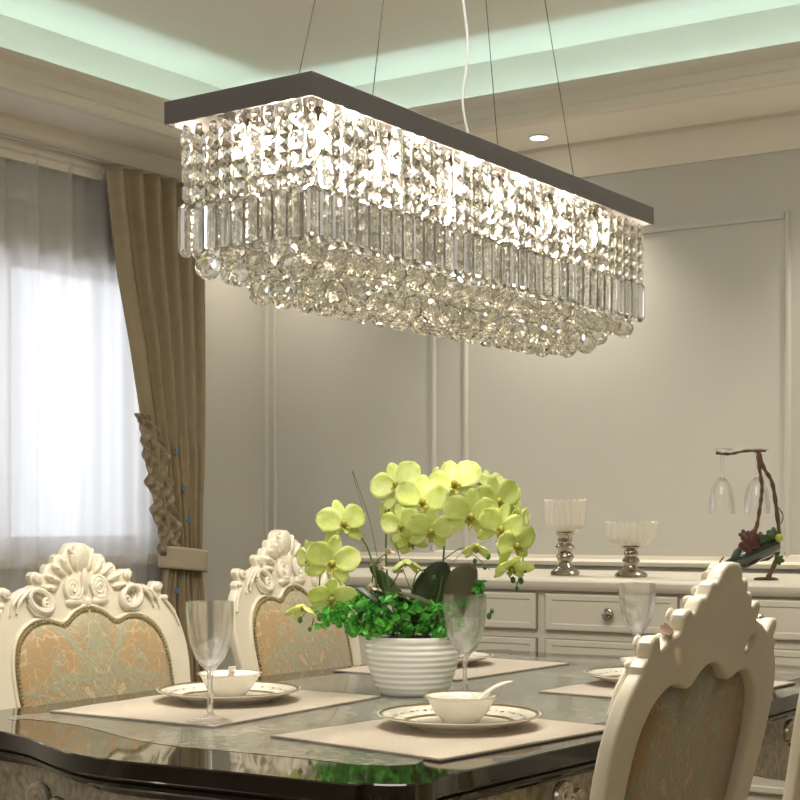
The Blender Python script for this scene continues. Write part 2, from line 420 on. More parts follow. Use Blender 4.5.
# dado rail low on the sideboard wall, base boards
struct(run_profile(WC, B, NB, 0, ROOM_B, [(0, .925), (.02, .93), (.026, .945), (.014, .955), (.010, .975), (0, .98)], 'trim_%d' % tn, 'trim')); tn += 1
struct(run_profile(WC, B, NB, 0, ROOM_B, [(0, 0), (.018, 0), (.018, .09), (.010, .11), (0, .115)], 'baseboard_back', 'trim'))
struct(run_profile(WC, A, NA, .02, ROOM_A, [(0, 0), (.018, 0), (.018, .09), (.010, .11), (0, .115)], 'baseboard_left', 'trim'))

# window (frame, mullions, sill, panes, header rail)
win = bpy.data.objects.new('window_1', None); COL.objects.link(win); struct(win)
win.location = (*(WC+A*WS0), 0); win.rotation_euler = (0, 0, atan2(A.y, A.x))
# local x runs along the wall towards the viewer, local -y... the room lies at local +y or -y:
Rl = Matrix.Rotation(atan2(A.y, A.x), 2); ly = Rl @ Vector((0, 1)); sg = 1 if ly.dot(NA) > 0 else -1
wl = WS1-WS0
mb = MB()
for z, h in ((WZ0+.03, .06), (WZ1-.03, .06)): mb.box((wl/2, -sg*.06, z), (wl, .06, h))
for x in (.03, .70, 1.40, wl-.03): mb.box((x, -sg*.06, (WZ0+WZ1)/2), (.055, .058, WZ1-WZ0))
mb.build('window_frame', 'whiteframe', win, smooth=False)
mb = MB().box((wl/2, -sg*.055, (WZ0+WZ1)/2), (wl-.04, .006, WZ1-WZ0-.04)); mb.build('pane', 'pane', win, smooth=False)
mb = MB().box((wl/2, sg*.01, WZ0-.03), (wl+.1, .08, .04)); mb.build('window_sill', 'trim', win, smooth=False)
mb = MB().box((wl/2, sg*.012, WZ1+.02), (wl+.12, .03, .10)); mb.box((wl/2, sg*.03, WZ1+.18), (wl+.12, .02, .035)); mb.build('header_rail', 'whiteframe', win, smooth=False)

# ceiling downlights
def downlight(s_, t_, label, power=45):
    p = WC+B*s_+NB*t_ if s_ is not None else t_
    t = thing('downlight', label, 'downlight', (p.x, p.y, ZS), 0, 'recessed downlights in the ceiling border')
    MB().lathe([(.040, -.0005), (.040, -.004), (.031, -.006), (.031, -.0005)], 32, ring=True).build('bezel', 'plastic', t)
    MB().lathe([(.0305, -.001), (.0305, -.0035)], 32).build('lens', 'downlight', t)
    d = bpy.data.lights.new('downlight_lamp', 'SPOT'); d.energy = power; d.spot_size = radians(110); d.spot_blend = .8; d.color = (1, .93, .80); d.shadow_soft_size = .03
    o = bpy.data.objects.new('downlight_lamp', d); COL.objects.link(o); o.location = (0, 0, -.012); o.parent = t
p = at(539, 139, 5.48)
v = Vector((p.x, p.y))-WC
downlight(None, Vector((p.x, p.y)), 'small round recessed downlight glowing in the ceiling above the sideboard wall')
base = Vector((p.x, p.y))
for k, dd in enumerate((1.35, 2.7, 4.1)):
    downlight(None, base+B*dd, 'recessed downlight in the ceiling border, further right along the sideboard wall')
for k, dd in enumerate((3.0, 4.6)):
    downlight(None, WC+A*dd+NA*.22, 'recessed downlight in the ceiling border above the window wall')

pc = WC+A*.30+B*.27  # extra lamp added out of sight to brighten the walls at the corner
downlight(None, pc, 'added fill downlight in the room corner, unseen behind the chandelier crystals', 17)
# ================================================================== CURTAINS
def wallpt(s_, off, z): q_ = WC+A*s_+NA*off; return (q_.x, q_.y, z)
# sheer voile
rows = []
nz, ns = 14, 260
for j in range(nz+1):
    z = .03+(2.40-.03)*j/nz; row = []
    for i in range(ns+1):
        s_ = .62+(2.9-.62)*i/ns
        f = .009*sin(s_*2*pi/.075+.8*sin(s_*9))+.014*sin(s_*2*pi/.19+2*z*.3+sin(s_*5))
        row.append(wallpt(s_, .062+f*.80*(.8+.2*z), z))
    rows.append(row)
o = MB().grid(rows).build('sheer_curtain', 'sheer', angle=180)
tag(o, 'sheer white voile curtain hanging in folds across the window', 'curtain')
# drape, gathered by a tieback
cur = thing('drape_curtain', 'taupe drape with ruffled edge gathered by a tieback beside the window', 'curtain', wallpt(.55, .14, 0))
def lerp(tab, z):
    for (z0, v0), (z1, v1) in zip(tab, tab[1:]):
        if z0 >= z >= z1: return v0+(v1-v0)*(z0-z)/(z0-z1)
    return tab[-1][1] if z < tab[-1][0] else tab[0][1]
def s_at(px, off):
    t = (px-400)/1500; c = WC+NA*off; return (c.x-t*c.y)/(t*A.y-A.x)
OFFC = .13
EL = [(2.41, 104), (2.25, 108), (2.0, 116), (1.75, 128), (1.55, 136), (1.3, 146), (1.15, 153), (1.0, 160), (.93, 164), (.85, 160), (.4, 150), (.02, 146)]
ER = [(2.41, 204), (2.25, 203), (1.8, 202), (1.4, 201), (1.15, 199), (1.0, 199), (.93, 198), (.85, 200), (.4, 208), (.02, 212)]
o0 = Vector(cur.location)
rows = []; nzz, nss = 70, 170
for j in range(nzz+1):
    z = 2.405-(2.405-.02)*j/nzz; sL = s_at(lerp(EL, z), OFFC); sR = s_at(lerp(ER, z), OFFC); row = []
    g = min(1, abs(z-.93)/.35); amp = .036*(.3+.7*g)
    for i in range(nss+1):
        u = i/nss; s_ = sL+(sR-sL)*u
        ph = 2*pi*6*(u**1.15)+.25*sin(3*z)
        f = amp*(sin(ph)+.35*sin(2*ph+1.0+z))
        if z < 1.4: f += .010*sin(2*pi*15*u+z*4)*(1-g*.5)
        s_ += .006*sin(ph*1.0+1.2)
        row.append(tuple(Vector(wallpt(s_, OFFC+.012+f, z))-o0))
    rows.append(row)
MB().grid(rows).build('drape', 'drape', cur, angle=180, solid=.002)
# ruffle trim along the leading edge
rows = []
for j in range(181):
    z = 1.50-(1.50-.965)*j/180; sL = s_at(lerp(EL, z), OFFC); row = []
    w = (.105+.012*sin(z*48))*min(1, (1.52-z)*6+.25)
    for i in range(27):
        u = i/26; e = sin(pi*min(1, u*1.05))
        row.append(tuple(Vector(wallpt(sL+.030-w*u+.010*sin(z*52)*(1-u), OFFC+.046+.007*sin(z*70+u*9)+.005*sin(z*125-u*15)+.004*sin(z*43+u*22)-.02*(1-u), z))-o0))
    rows.append(row)
MB().grid(rows).build('ruffle', 'lace', cur, angle=180, solid=.003)
for z, du in ((1.36, .12), (1.22, .13), (1.10, .125), (.83, .04)):
    mb = MB(); s_ = s_at(lerp(EL, z), OFFC)-du; p5 = []
    for k in range(10):
        a = k*2*pi/10; r_ = .015 if k % 2 == 0 else .008; p5.append(tuple(Vector(wallpt(s_+r_*cos(a), OFFC+.052, z+r_*sin(a)))-o0))
    mb.rings([p5, [tuple(Vector(p_)+Vector((NA.x, NA.y, 0))*.004) for p_ in p5]]); mb.build('embroidered_flower', 'blue', cur)
rows = []
for j in range(9):
    zz = .905+.085*j/8; row = []
    for i in range(41):
        th = pi*(i/40)*2; sC = (s_at(162, OFFC)+s_at(200, OFFC))/2; hw = abs(s_at(162, OFFC)-s_at(200, OFFC))/2+.014
        row.append(tuple(Vector(wallpt(sC+hw*cos(th), OFFC+.01+.062*sin(th), zz+.012*cos(th)-.0))-o0))
    rows.append(row)
MB().grid(rows).build('tieback', 'tie', cur, angle=180, solid=.004)
# rail
mb = MB(); a_ = Vector(wallpt(.2, .10, 2.425)); b_ = Vector(wallpt(3.0, .10, 2.425)); mb.tube([a_, b_], .008)
tag(mb.build('curtain_rail', 'whiteframe'), 'slim curtain rail hidden behind the cornice above the window', 'curtain rail')

# ================================================================== SIDEBOARD
SK = 8.10                                              # x + 1.6 y on the front face
SB0 = Vector((SK*0.0-.0, SK/1.6)); # a point on the face line (x=0)
def sb_s(px): t = (px-400)/1500; return t*SB0.y/(B.x-t*B.y)
SBX0, SBX1 = -0.50, 2.55; SBZ = .915
side = thing('sideboard', 'long cream painted sideboard with panelled drawers and silver knobs against back wall', 'sideboard', (SB0.x, SB0.y, 0), atan2(B.y, B.x))
# local x along wall, +y to the wall
DEP = .80
MB().box(((SBX0+SBX1)/2, DEP/2, .49), (SBX1-SBX0-.04, DEP-.012, .775)).build('body', 'sideboard', side, smooth=False)
MB().box(((SBX0+SBX1)/2, DEP/2+.03, .052), (SBX1-SBX0-.1, DEP-.08, .102)).build('plinth', 'sideboard', side, smooth=False)
prof = [(-.012, .877), (-.018, .885), (-.022, .893), (-.022, .905), (-.016, .912), (-.010, SBZ), (DEP-.005, SBZ), (DEP-.005, .877)]
mb = MB(); mb.rings([[(x, y, z) for y, z in prof] for x in (SBX0, SBX1)]); mb.build('worktop', 'sideboard', side, angle=30)
def drawer(x0, x1, z0, z1, knob=True):
    mb = MB(); yf = .0
    def r(x0, x1, z0, z1, y): return [(x0, y, z0), (x1, y, z0), (x1, y, z1), (x0, y, z1)]
    rgs = [r(x0, x1, z0, z1, .02), r(x0, x1, z0, z1, yf-.008), r(x0+.004, x1-.004, z0+.004, z1-.004, yf-.010), r(x0+.020, x1-.020, z0+.018, z1-.018, yf-.010),
           r(x0+.024, x1-.024, z0+.022, z1-.022, yf-.0065), r(x0+.034, x1-.034, z0+.032, z1-.032, yf-.0065)]
    mb.rings(rgs); d = mb.build('drawer', 'sideboard', side, smooth=False)
    g = MB(); w = .003
    for (cx, cz, sx, sz) in (((x0+x1)/2, z0-w/2, x1-x0+2*w, w), ((x0+x1)/2, z1+w/2, x1-x0+2*w, w), (x0-w/2, (z0+z1)/2, w, z1-z0), (x1+w/2, (z0+z1)/2, w, z1-z0)):
        g.box((cx, -.0005, cz), (sx, .010, sz))
    g.build('drawer_gap', 'groove', d, smooth=False)
    if knob:
        M = Matrix.Translation(((x0+x1)/2, yf-.004, (z0+z1)/2)) @ Matrix.Rotation(pi/2, 4, 'X')
        k = MB().lathe([(.006, 0), (.006, .012), (.016, .014), (.0195, .019), (.018, .025), (.012, .029), (.004, .031)], 24, M=M)
        for q_ in range(8):
            a = q_*pi/4; k.ell(tuple(M @ Vector((.0125*cos(a), .0125*sin(a), .027))), .004, nu=8, nv=5)
        k.ell(tuple(M @ Vector((0, 0, .031))), .005, nu=8, nv=5)
        k.build('knob', 'pewter', d)
    return d
xs = [SBX0+.03, sb_s(536.5)-.0]; w0 = sb_s(678)-sb_s(546.5)
edges = [(SBX0+.05, sb_s(536.5))]; x = sb_s(546.5)
for k in range(5):
    edges.append((x, x+w0)); x += w0+(sb_s(546.5)-sb_s(536.5))
for x0, x1 in edges:
    if x1 > SBX1: continue
    wd = .745 if (x1-x0) > 0 else .7
    drawer(x0, x1, .752, .866); drawer(x0, x1, .30, .722, False)

# candle cups
def cup(px, py, d, H, label, tall):
    p = at(px, py, d); t = thing('candle_holder', label, 'candle holder', (p.x, p.y, SBZ), 0, 'pair of candle holders on the sideboard')
    if tall:
        st = [(.046, 0), (.050, .006), (.046, .014), (.034, .022), (.026, .032), (.020, .042), (.026, .052), (.031, .062), (.026, .071), (.021, .076), (.029, .086), (.034, .094), (.028, .103), (.021, .107), (.024, .118), (.022, .13), (.030, .137), (.033, .143), (.010, .145)]
        R, z0, z1 = .066, .143, H
        cp = [(.015, z0), (.035, z0+.004), (.056, z0+.014), (.064, z0+.028), (.066, z0+.05), (.067, z1), (.063, z1), (.061, z0+.05), (.055, z0+.03), (.03, z0+.016), (.0, z0+.014)]
    else:
        st = [(.050, 0), (.054, .006), (.050, .013), (.036, .022), (.024, .032), (.021, .040), (.029, .052), (.024, .062), (.019, .066), (.024, .076), (.020, .086), (.032, .094), (.034, .098), (.010, .100)]
        z0, z1 = .098, H
        cp = [(.015, z0), (.04, z0+.004), (.066, z0+.014), (.079, z0+.028), (.082, z0+.045), (.083, z1), (.079, z1), (.077, z0+.045), (.07, z0+.03), (.03, z0+.016), (.0, z0+.014)]
    MB().lathe(st, 32).build('stand', 'pewter', t, angle=60)
    n = 120; rg = []
    for r, z in cp:
        a = 1 if r > .05 else .3
        rg.append([((r*(1+.045*a*cos(20*2*pi*i/n)))*cos(2*pi*i/n), (r*(1+.045*a*cos(20*2*pi*i/n)))*sin(2*pi*i/n), z+(.004*cos(20*2*pi*i/n) if z > z1-.001 else 0)) for i in range(n)])
    MB().rings(rg).build('fluted_cup', 'fluted', t, angle=60)
cup(565, 575, 5.02, .250, 'tall fluted white glass candle cup on beaded silver stand, left one on sideboard', True)
cup(631, 577, 4.86, .178, 'shorter and wider fluted white glass candle cup on silver stand, right one on sideboard', False)

# vine bottle rack, bottle, hanging glasses
RD = 4.62
rp = at(766, 580, RD)
rack = thing('bottle_rack', 'brown twisted vine bottle rack with leaves standing on the sideboard right end', 'bottle rack', (rp.x, rp.y, SBZ))
def rl(px, py, dd=0): return at(px, py, RD+dd)-Vector((rp.x, rp.y, SBZ))
mb = MB()
mb.lathe([(.0, 0), (.036, 0), (.038, .004), (.03, .008), (.0, .010)], 20)
def vine(pts, r0, r1):
    ps = smooth_poly([tuple(rl(*p_)) for p_ in pts], 6); n = len(ps)
    mb.tube(ps, [.72*(r0+(r1-r0)*i/n)*(1+.22*sin(i*1.7)) for i in range(n)], 7)
vine([(768, 578), (776, 560), (779, 535), (776, 505), (772, 482), (764, 468), (759, 452)], .010, .008)
vine([(754, 540), (758, 520), (761, 500), (762, 485), (759, 465), (758, 452)], .008, .008)
vine([(716, 453), (730, 454), (745, 451), (766, 451)], .006, .006)
vine([(754, 540, .0), (752, 552, .03), (760, 560, .05), (772, 556, .03), (778, 540, 0)], .006, .006)
vine([(748, 545), (752, 535), (757, 520)], .003, .002)
vine([(776, 505), (783, 515), (780, 524), (776, 512)], .003, .002)
vine([(728, 560, -.02), (723, 566, -.02), (720, 562, -.02), (724, 557, -.02)], .004, .003)
vine([(728, 562, -.02), (740, 568, -.02), (756, 562, -.01), (768, 552, 0)], .005, .005)
mb.build('vine_frame', 'vine', rack)
def leafshape(c, size, rz, tilt, mb):
    M = Matrix.Translation(c) @ Matrix.Rotation(rz, 4, 'Y') @ Matrix.Rotation(tilt, 4, 'X')
    pts = []
    for k in range(20):
        a = 2*pi*k/20; r = size*(.62+.38*abs(cos(2.5*a))); pts.append(tuple(M @ Vector((r*cos(a), .12*r*sin(3*a), r*sin(a)))))
    o_ = len(mb.v); mb.v += [tuple(M @ Vector((0, .004, 0)))]+pts; mb.f += [(o_, o_+1+k, o_+1+(k+1) % 20) for k in range(20)]
for px, py, dd, sz, rz, tl, nm, mt in ((749, 543, -.05, .035, .3, .3, 'red_leaf', 'redleaf'), (752, 536, -.06, .024, 1.3, -.2, 'red_leaf', 'redleaf'), (744, 535, -.05, .018, 2, .2, 'red_leaf', 'redleaf'),
        (761, 538, -.05, .020, .8, .3, 'green_leaf', 'greenleaf'), (773, 534, -.05, .022, 2.3, .2, 'green_leaf', 'greenleaf'), (779, 560, -.02, .018, .2, .4, 'green_leaf', 'greenleaf')):
    mb = MB(); leafshape(rl(px, py, dd), sz, rz, tl, mb); mb.build(nm, mt, rack, solid=.001)
MB().ell(rl(779, 538, -.05), .013).build('lime_fruit', 'lime', rack)
# bottle, lying slanted in the rack
ba = at(776, 541, RD-.0); bb = at(724, 566, RD-.0); ax = (bb-ba).normalized()
Mq = ax.to_track_quat('Z', 'X').to_matrix().to_4x4()
bo = bpy.data.objects.new('wine_bottle', None); COL.objects.link(bo); bo.location = ba; tag(bo, 'dark wine bottle with pale label lying slanted in the vine rack', 'bottle')
MB().lathe([(.0, 0), (.030, .0), (.034, .006), (.034, .115), (.030, .130), (.014, .150), (.012, .175), (.013, .177), (.013, .185), (.0, .186)], 28, M=Mq).build('glass_body', 'bottle', bo)
rg = [[tuple(Mq @ Vector((.0345*cos(pi*.15+pi*i/16*.7), .0345*sin(pi*.15+pi*i/16*.7), z))) for i in range(17)] for z in (.045, .075)]
MB().grid(rg).build('label', 'label', bo)

def wineglass(name, mat='glass', dry=True, k=1.0):
    pr = [(.038, 0), (.039, .0015), (.030, .004), (.012, .009), (.0055, .016), (.0045, .03), (.0042, .07), (.0052, .082), (.010, .088), (.022, .102), (.032, .122), (.0375, .148), (.040, .175), (.0398, .200)]
    inn = [(.0390, .200), (.0390, .175), (.0365, .148), (.031, .123), (.021, .104), (.009, .091), (.001, .089)]
    m = MB().lathe([(r*k, z*k) for r, z in pr+inn], 40)
    return m
G = 'stemmed glasses hanging from the vine rack'
for px, lab in ((722, 'empty stemmed glass hanging upside down from the left arm of the vine rack'), (757, 'empty stemmed glass hanging upside down behind the vine rack uprights')):
    top = at(px, 449, RD+(.0 if px < 740 else .03))
    m = wineglass('g', k=1.0); m.v = [(x*1.0, y, -z) for x, y, z in m.v]
    o = m.build('hanging_glass', 'glass', angle=60); o.location = (top.x, top.y, top.z); tag(o, lab, 'wine glass', G)

# ================================================================== TABLE
LV = Vector((.602, .799)); MV = Vector((-.799, .602))
TZ = .76
TA = atan2(LV.y, LV.x)
tab = thing('dining_table', 'black lacquered dining table with silver leaf inlay and scrolled silver apron', 'table', (*(LV*2.42+MV*1.67), 0), TA)
# local x = l-2.42, local y = m-1.67
def T(l, m): return (l-2.42, m-1.67)
half = []
HL, HW = .905, .535
def outline(hl, hw, bow, bow2, ear):
    pts = []
    nE = 26
    # near short edge (x=-hl) from y=+hw to -hw ; mirrored for the others
    for i in range(nE+1):
        y = hw-ear-(2*hw-2*ear)*i/nE
        g = exp(-abs((y+.12)/.34)**2.7); pts.append((-hl+.03-bow*g-.012*cos(y*2*pi/.50), y))
    pts2 = []
    nL = 40
    for i in range(nL+1):
        x = -hl+ear+(2*hl-2*ear)*i/nL
        pts2.append((x, -hw+.02-bow2*exp(-(x/.5)**2)))
    def ear_pts(c, a0):
        return [(c[0]+ear*.92*cos(a0+t*pi/2/6), c[1]+ear*.92*sin(a0+t*pi/2/6)) for t in range(7)]
    P = pts + ear_pts((-hl+ear, -hw+ear), pi) + pts2[1:-1] + ear_pts((hl-ear, -hw+ear), -pi/2) + [(-x, y) for x, y in reversed(pts)] + ear_pts((hl-ear, hw-ear), 0) + [(x, -y) for x, y in reversed(pts2[1:-1])] + ear_pts((-hl+ear, hw-ear), pi/2)
    return P
TOP = outline(HL, HW, .085, .02, .07)
def layered(poly, lay):
    mb = MB(); rg = []
    for off, z in lay:
        q_ = inset(poly, off) if off else [Vector(p_) for p_ in poly]
        rg.append([(p_.x, p_.y, z) for p_ in q_])
    mb.rings(rg); return mb
layered(TOP, [(.05, .700), (.045, .714), (.016, .715), (.012, .719), (.012, .724), (.016, .727), (.016, .731), (.002, .733), (0, .735), (0, .758), (.002, TZ)]).build('tabletop', 'black', tab, angle=28)
INL = outline(HL-.12, HW-.10, .06, .015, .05)
m_ = simple('silver_inlay', (.38, .38, .325), .20, metal=.15, noise=.5, nscale=62, coat=.30, bump=.35, bscale=150, dark=(.13, .13, .10))
layered(INL, [(0, TZ-.002), (0, TZ+.0006)]).build('inlay_panel', m_, tab, smooth=False)
# apron: arched skirt
ap = inset(TOP, .055); n = len(ap); mb = MB(); lo = []; hi = []; li = []; hi2 = []
api = inset(TOP, .075)
for i in range(n):
    p_ = ap[i]; q_ = api[i]
    ux = abs(p_.x)/(HL-.05); uy = abs(p_.y)/(HW-.05)
    if uy > .85: zb = .60+.055*cos(min(1, ux/.8)*pi/1.0)*.9
    else: zb = .60+.055*cos(min(1, uy/.8)*pi)*.9
    lo.append((p_.x, p_.y, zb)); hi.append((p_.x, p_.y, .702)); li.append((q_.x, q_.y, zb)); hi2.append((q_.x, q_.y, .702))
mb.rings([lo, hi, hi2, li, lo], caps=False); mb.build('apron', 'silverleaf', tab)
# scrolled legs
def spiral(c, r0, turns, u, v, n=40, r1=.15):
    return [tuple(Vector(c)+Vector(u)*(r0*(1-(1-r1)*i/n))*cos(2*pi*turns*i/n)+Vector(v)*(r0*(1-(1-r1)*i/n))*sin(2*pi*turns*i/n)) for i in range(n+1)]
for sx in (-1, 1):
    for sy in (-1, 1):
        dv = Vector((sx*.97, sy*.24, 0)); c0 = Vector((sx*.60, sy*.09, 0)); mb = MB()
        body = smooth_poly([tuple(c0+dv*o_+Vector((0, 0, z))) for o_, z in ((.05, .69), (.09, .62), (.08, .53), (.03, .42), (-.03, .28), (-.02, .14), (.05, .06), (.10, .035))], 5)
        mb.tube(body, [.055-.028*(i/len(body)) for i in range(len(body))], 10)
        mb.tube(spiral(tuple(c0+dv*.11+Vector((0, 0, .60))), .045, 2.0, dv.normalized(), (0, 0, 1)), [.014]*41, 8)
        mb.tube(spiral(tuple(c0+dv*.12+Vector((0, 0, .045))), .03, 1.6, dv.normalized(), (0, 0, 1)), [.014]*41, 8)
        for sgn in (-1, 1):
            t_ = Vector((-dv.y, dv.x, 0)).normalized()*sgn
            mb.tube(spiral(tuple(c0+dv*.06+t_*.075+Vector((0, 0, .635))), .034, 1.8, t_, (0, 0, 1)), [.011]*41, 8)
        ob = mb.build('leg', 'silverscroll', tab)
        mz = min(v_[2] for v_ in mb.v); ob.location.z = -mz

# carved scrolls under the table edge
def edge_scroll(x, y, ang, r, z=.682):
    u_ = Vector((cos(ang), sin(ang), 0)); n_ = Vector((sin(ang), -cos(ang), 0)); c_ = Vector((x, y, z)); m1 = MB()
    m1.tube(spiral(tuple(c_), r, 2.1, tuple(u_), (0, 0, 1)), [.0075]*41, 8)
    m1.tube(spiral(tuple(c_+u_*r*2.1+Vector((0, 0, -.012))), r*.75, 1.9, tuple(-u_), (0, 0, 1)), [.0065]*41, 8)
    m1.tube(smooth_poly([tuple(c_-Vector((0, 0, r))), tuple(c_+u_*r*1.1-Vector((0, 0, r*1.3))), tuple(c_+u_*r*2.1-Vector((0, 0, r*1.1)))], 5), .006, 8)
    m1.build('scroll_carving', 'silverscroll', tab)
for x_ in (-.47, .40):
    edge_scroll(x_, -HW+.028, 0, .021); edge_scroll(x_, HW-.028, 0, .021)
for y_ in (.16, -.30):
    edge_scroll(-HL-.010, y_, -pi/2, .022, .672); edge_scroll(HL+.010, y_, pi/2, .022, .672)
# small curled leaf tip ornament etc. come with the chairs

# ------------------------------------------------------------------ placemats
def placemat(l0, m0, w, h, rot, label, tilt=0):
    c = LV*l0+MV*m0
    o = thing('placemat', label, 'placemat', (c.x, c.y, TZ+.0008), TA+rot, 'woven placemats on the dining table')
    def rect(a, b): return [(-a, -b), (a, -b), (a, b), (-a, b)]
    MB().prism(rect(w/2, h/2), 0, .0018).build('backing', 'matedge', o, smooth=False)
    mb = MB(); nx, ny = 24, 16; rows = []
    for j in range(ny+1):
        rows.append([(-w/2+.002+(w-.004)*i/nx, -h/2+.002+(h-.004)*j/ny, .0035+.0004*sin(i*.9)*sin(j*.7)) for i in range(nx+1)])
    mb.grid(rows); sk = [p_ for p_ in rect(w/2-.002, h/2-.002)]; mb.prism(sk, .0017, .003); mb.build('cloth', 'mat', o)
    return o
placemat(2.000, 1.915, .50, .37, .08, 'pale woven placemat under the left plate, wine glass on its near corner')
placemat(1.950, 1.375, .44, .35, -.09, 'pale woven placemat under the front plate and bowl with upright spoon handle')
placemat(2.82, 1.97, .46, .34, -.0, 'pale woven placemat behind the white flower pot on far side')
placemat(2.745, 1.385, .46, .34, .0, 'pale woven placemat under the far right plate, beside the carved chair back')

# ------------------------------------------------------------------ plates and bowls
def plate(p, label, z=TZ+.0045):
    t = thing('dinner_plate', label, 'plate', (p.x, p.y, z), 0, 'gilt rimmed dinner plates')
    R = .1335
    body = [(.0, .004), (.072, .004), (.075, 0), (.080, 0), (.083, .0035), (.098, .008), (.118, .0145), (R, .0205), (R, .0225), (.130, .0225), (.117, .0175), (.096, .011), (.085, .0075), (.06, .007), (0, .007)]
    MB().lathe(body, 72).build('dish', 'china', t)
    def band(r0, z0, r1, z1, nm='gilt_band'):
        MB().lathe([(r0, z0), (r1, z1), (r1, z1+.0004), (r0, z0+.0004)], 72, ring=True).build(nm, 'gold', t)
    band(.1255, .0211, .1300, .0228); band(.084, .0074, .091, .0096)
    mb = MB()
    for k in range(48):
        a = 2*pi*k/48; r = .107+.004*(k % 2)
        mb.ell((r*cos(a), r*sin(a), .0147+.0004), (.0035, .0035, .0006), nu=8, nv=4)
    mb.build('rim_motif', 'gold', t)
    return t
def bowl(p, label, spoon, z=TZ+.0045+.0075):
    t = thing('soup_bowl', label, 'bowl', (p.x, p.y, z), 0, 'small china bowls standing on the plates')
    prof = [(.0, .002), (.024, .002), (.026, 0), (.029, 0), (.031, .004), (.043, .016), (.050, .030), (.054, .038), (.0610, .0415), (.0612, .0430), (.0565, .0425), (.051, .038), (.047, .030), (.040, .017), (.028, .007), (0, .006)]
    MB().lathe([(r, z_*1.0) for r, z_ in prof], 64).build('dish', 'china', t)
    MB().lathe([(.0575, .0427), (.0612, .0432), (.0612, .0436), (.0575, .0431)], 64, ring=True).build('gilt_band', 'gold', t)
    s = thing('soup_spoon', spoon[2], 'spoon', (p.x, p.y, z), spoon[0], 'china spoons in the bowls')
    mb = MB(); rg = []
    pts = smooth_poly([(-.030, 0, .017), (-.012, 0, .013), (.008, 0, .015), (.022, 0, .024), (.040, 0, .042), (.058, 0, .053), (.078, 0, .060), (.092, 0, .0615)], 4)
    n = len(pts)
    for i, q_ in enumerate(pts):
        u = i/(n-1)
        w = .004+.015*sin(pi*min(1, u/.45))**.8 if u < .42 else .0055+.002*(u-.4)/.6+(.0 if u < .95 else -.002)
        dpt = -.004*sin(pi*min(1, u/.45)) if u < .42 else 0
        rg.append([(q_[0], -w, q_[2]), (q_[0], -w*.5, q_[2]+dpt*.8), (q_[0], 0, q_[2]+dpt), (q_[0], w*.5, q_[2]+dpt*.8), (q_[0], w, q_[2])])
    mb.grid(rg)
    if spoon[1] != 1: mb.v = [(x*spoon[1], y, zz+(.008 if x > .03 else 0)*(1/spoon[1]-1)) for x, y, zz in mb.v]
    mb.build('spoon_body', 'china', s, solid=.0035)
    return t
PA = Vector((-.318, 2.79)); PB = Vector((.096, 2.437)); PC = Vector((.085, 3.50)); PD = Vector((.511, 3.08))
plate(PA, 'gilt rimmed white plate on the left placemat behind the wine glass')
plate(PB, 'gilt rimmed white plate on the front placemat, nearest the viewer')
plate(PC, 'gilt rimmed white plate behind the white flower pot')
plate(PD, 'gilt rimmed white plate half hidden by the carved chair back at right')
bowl(PA+Vector((.0, .01)), 'small white bowl on the left plate', (radians(-80), 1.0, 'white china spoon in the left bowl, handle tip pointing at the viewer'))
bowl(PB+Vector((.003, -.0)), 'small white bowl on the front plate', (radians(22), 1.0, 'white china spoon in the front bowl, handle rising to the right'))
bowl(PC+Vector((-.01, .01)), 'small white bowl on the plate behind the flower pot', (radians(150), 1.0, 'white china spoon in the bowl behind the flower pot'))
bowl(PD+Vector((.0, .0)), 'small white bowl on the far right plate beside the chair back', (radians(-20), 1.0, 'white china spoon in the far right bowl'))
for p_, z_, lab in ((Vector((-.316, 2.495)), TZ+.0045, 'empty stemmed wine glass standing on the near corner of the left placemat'),
                    (Vector((.121, 2.79)), TZ+.001, 'empty stemmed wine glass standing between the flower pot and front bowl'),
                    (Vector((.522, 3.30)), TZ+.001, 'empty stemmed wine glass standing before the sideboard, behind the right chair')):
    o = wineglass('g').build('wine_glass', 'glass', angle=60); o.location = (p_.x, p_.y, z_); tag(o, lab, 'wine glass', 'stemmed wine glasses on the dining table')

# ================================================================== CHAIRS
HP = [(0, 1.046), (.020, 1.044), (.033, 1.036), (.040, 1.024), (.047, 1.021), (.056, 1.023), (.064, 1.018), (.068, 1.006), (.074, 1.003), (.083, 1.004), (.091, .998), (.095, .986),
      (.101, .984), (.110, .990), (.121, .990), (.129, .983), (.130, .973), (.126, .965), (.136, .961), (.152, .957), (.168, .950), (.180, .944), (.184, .952), (.192, .962), (.203, .962), (.211, .954), (.211, .943), (.207, .936),
      (.215, .934), (.223, .926), (.222, .917), (.234, .905), (.247, .884), (.256, .858), (.261, .828), (.261, .795), (.256, .750), (.245, .690), (.233, .62), (.226, .55), (.222, .50), (.219, .455)]
OUTC = HP + [(-x, z) for x, z in reversed(HP) if x > 0]
PP = [(0, .914), (.022, .911), (.042, .902), (.056, .891), (.067, .886), (.080, .888), (.100, .894), (.125, .894), (.150, .886), (.172, .870), (.188, .846), (.196, .815), (.198, .78), (.196, .73), (.190, .67), (.182, .61), (.174, .57), (.150, .553), (.10, .55), (.05, .55)]
def sym(h): return h + [(-x, z) for x, z in reversed(h) if x > 1e-6]
PADC = smooth_poly([(x, z) for x, z in sym(PP)], 2, closed=True)
def scalep(poly, k, c=(0, .74)): return [((x-c[0])*k+c[0], (z-c[1])*k+c[1]) for x, z in poly]
KID = [(.118+.017*cos(a)*(1 if cos(a) > 0 else .75)+.004*sin(a), .932+.011*sin(a)+.006*cos(a)) for a in [2*pi*i/16 for i in range(16)]]
RAKE = .22
def rake_mesh(o):
    me = o.data
    for v_ in me.vertices:
        z = v_.co.z; k = (z-.75)*RAKE if z > .5 else -.25*RAKE
        v_.co.y += k
    me.update()
def rp3(x, z, y): return (x, y+(z-.75)*RAKE, z)
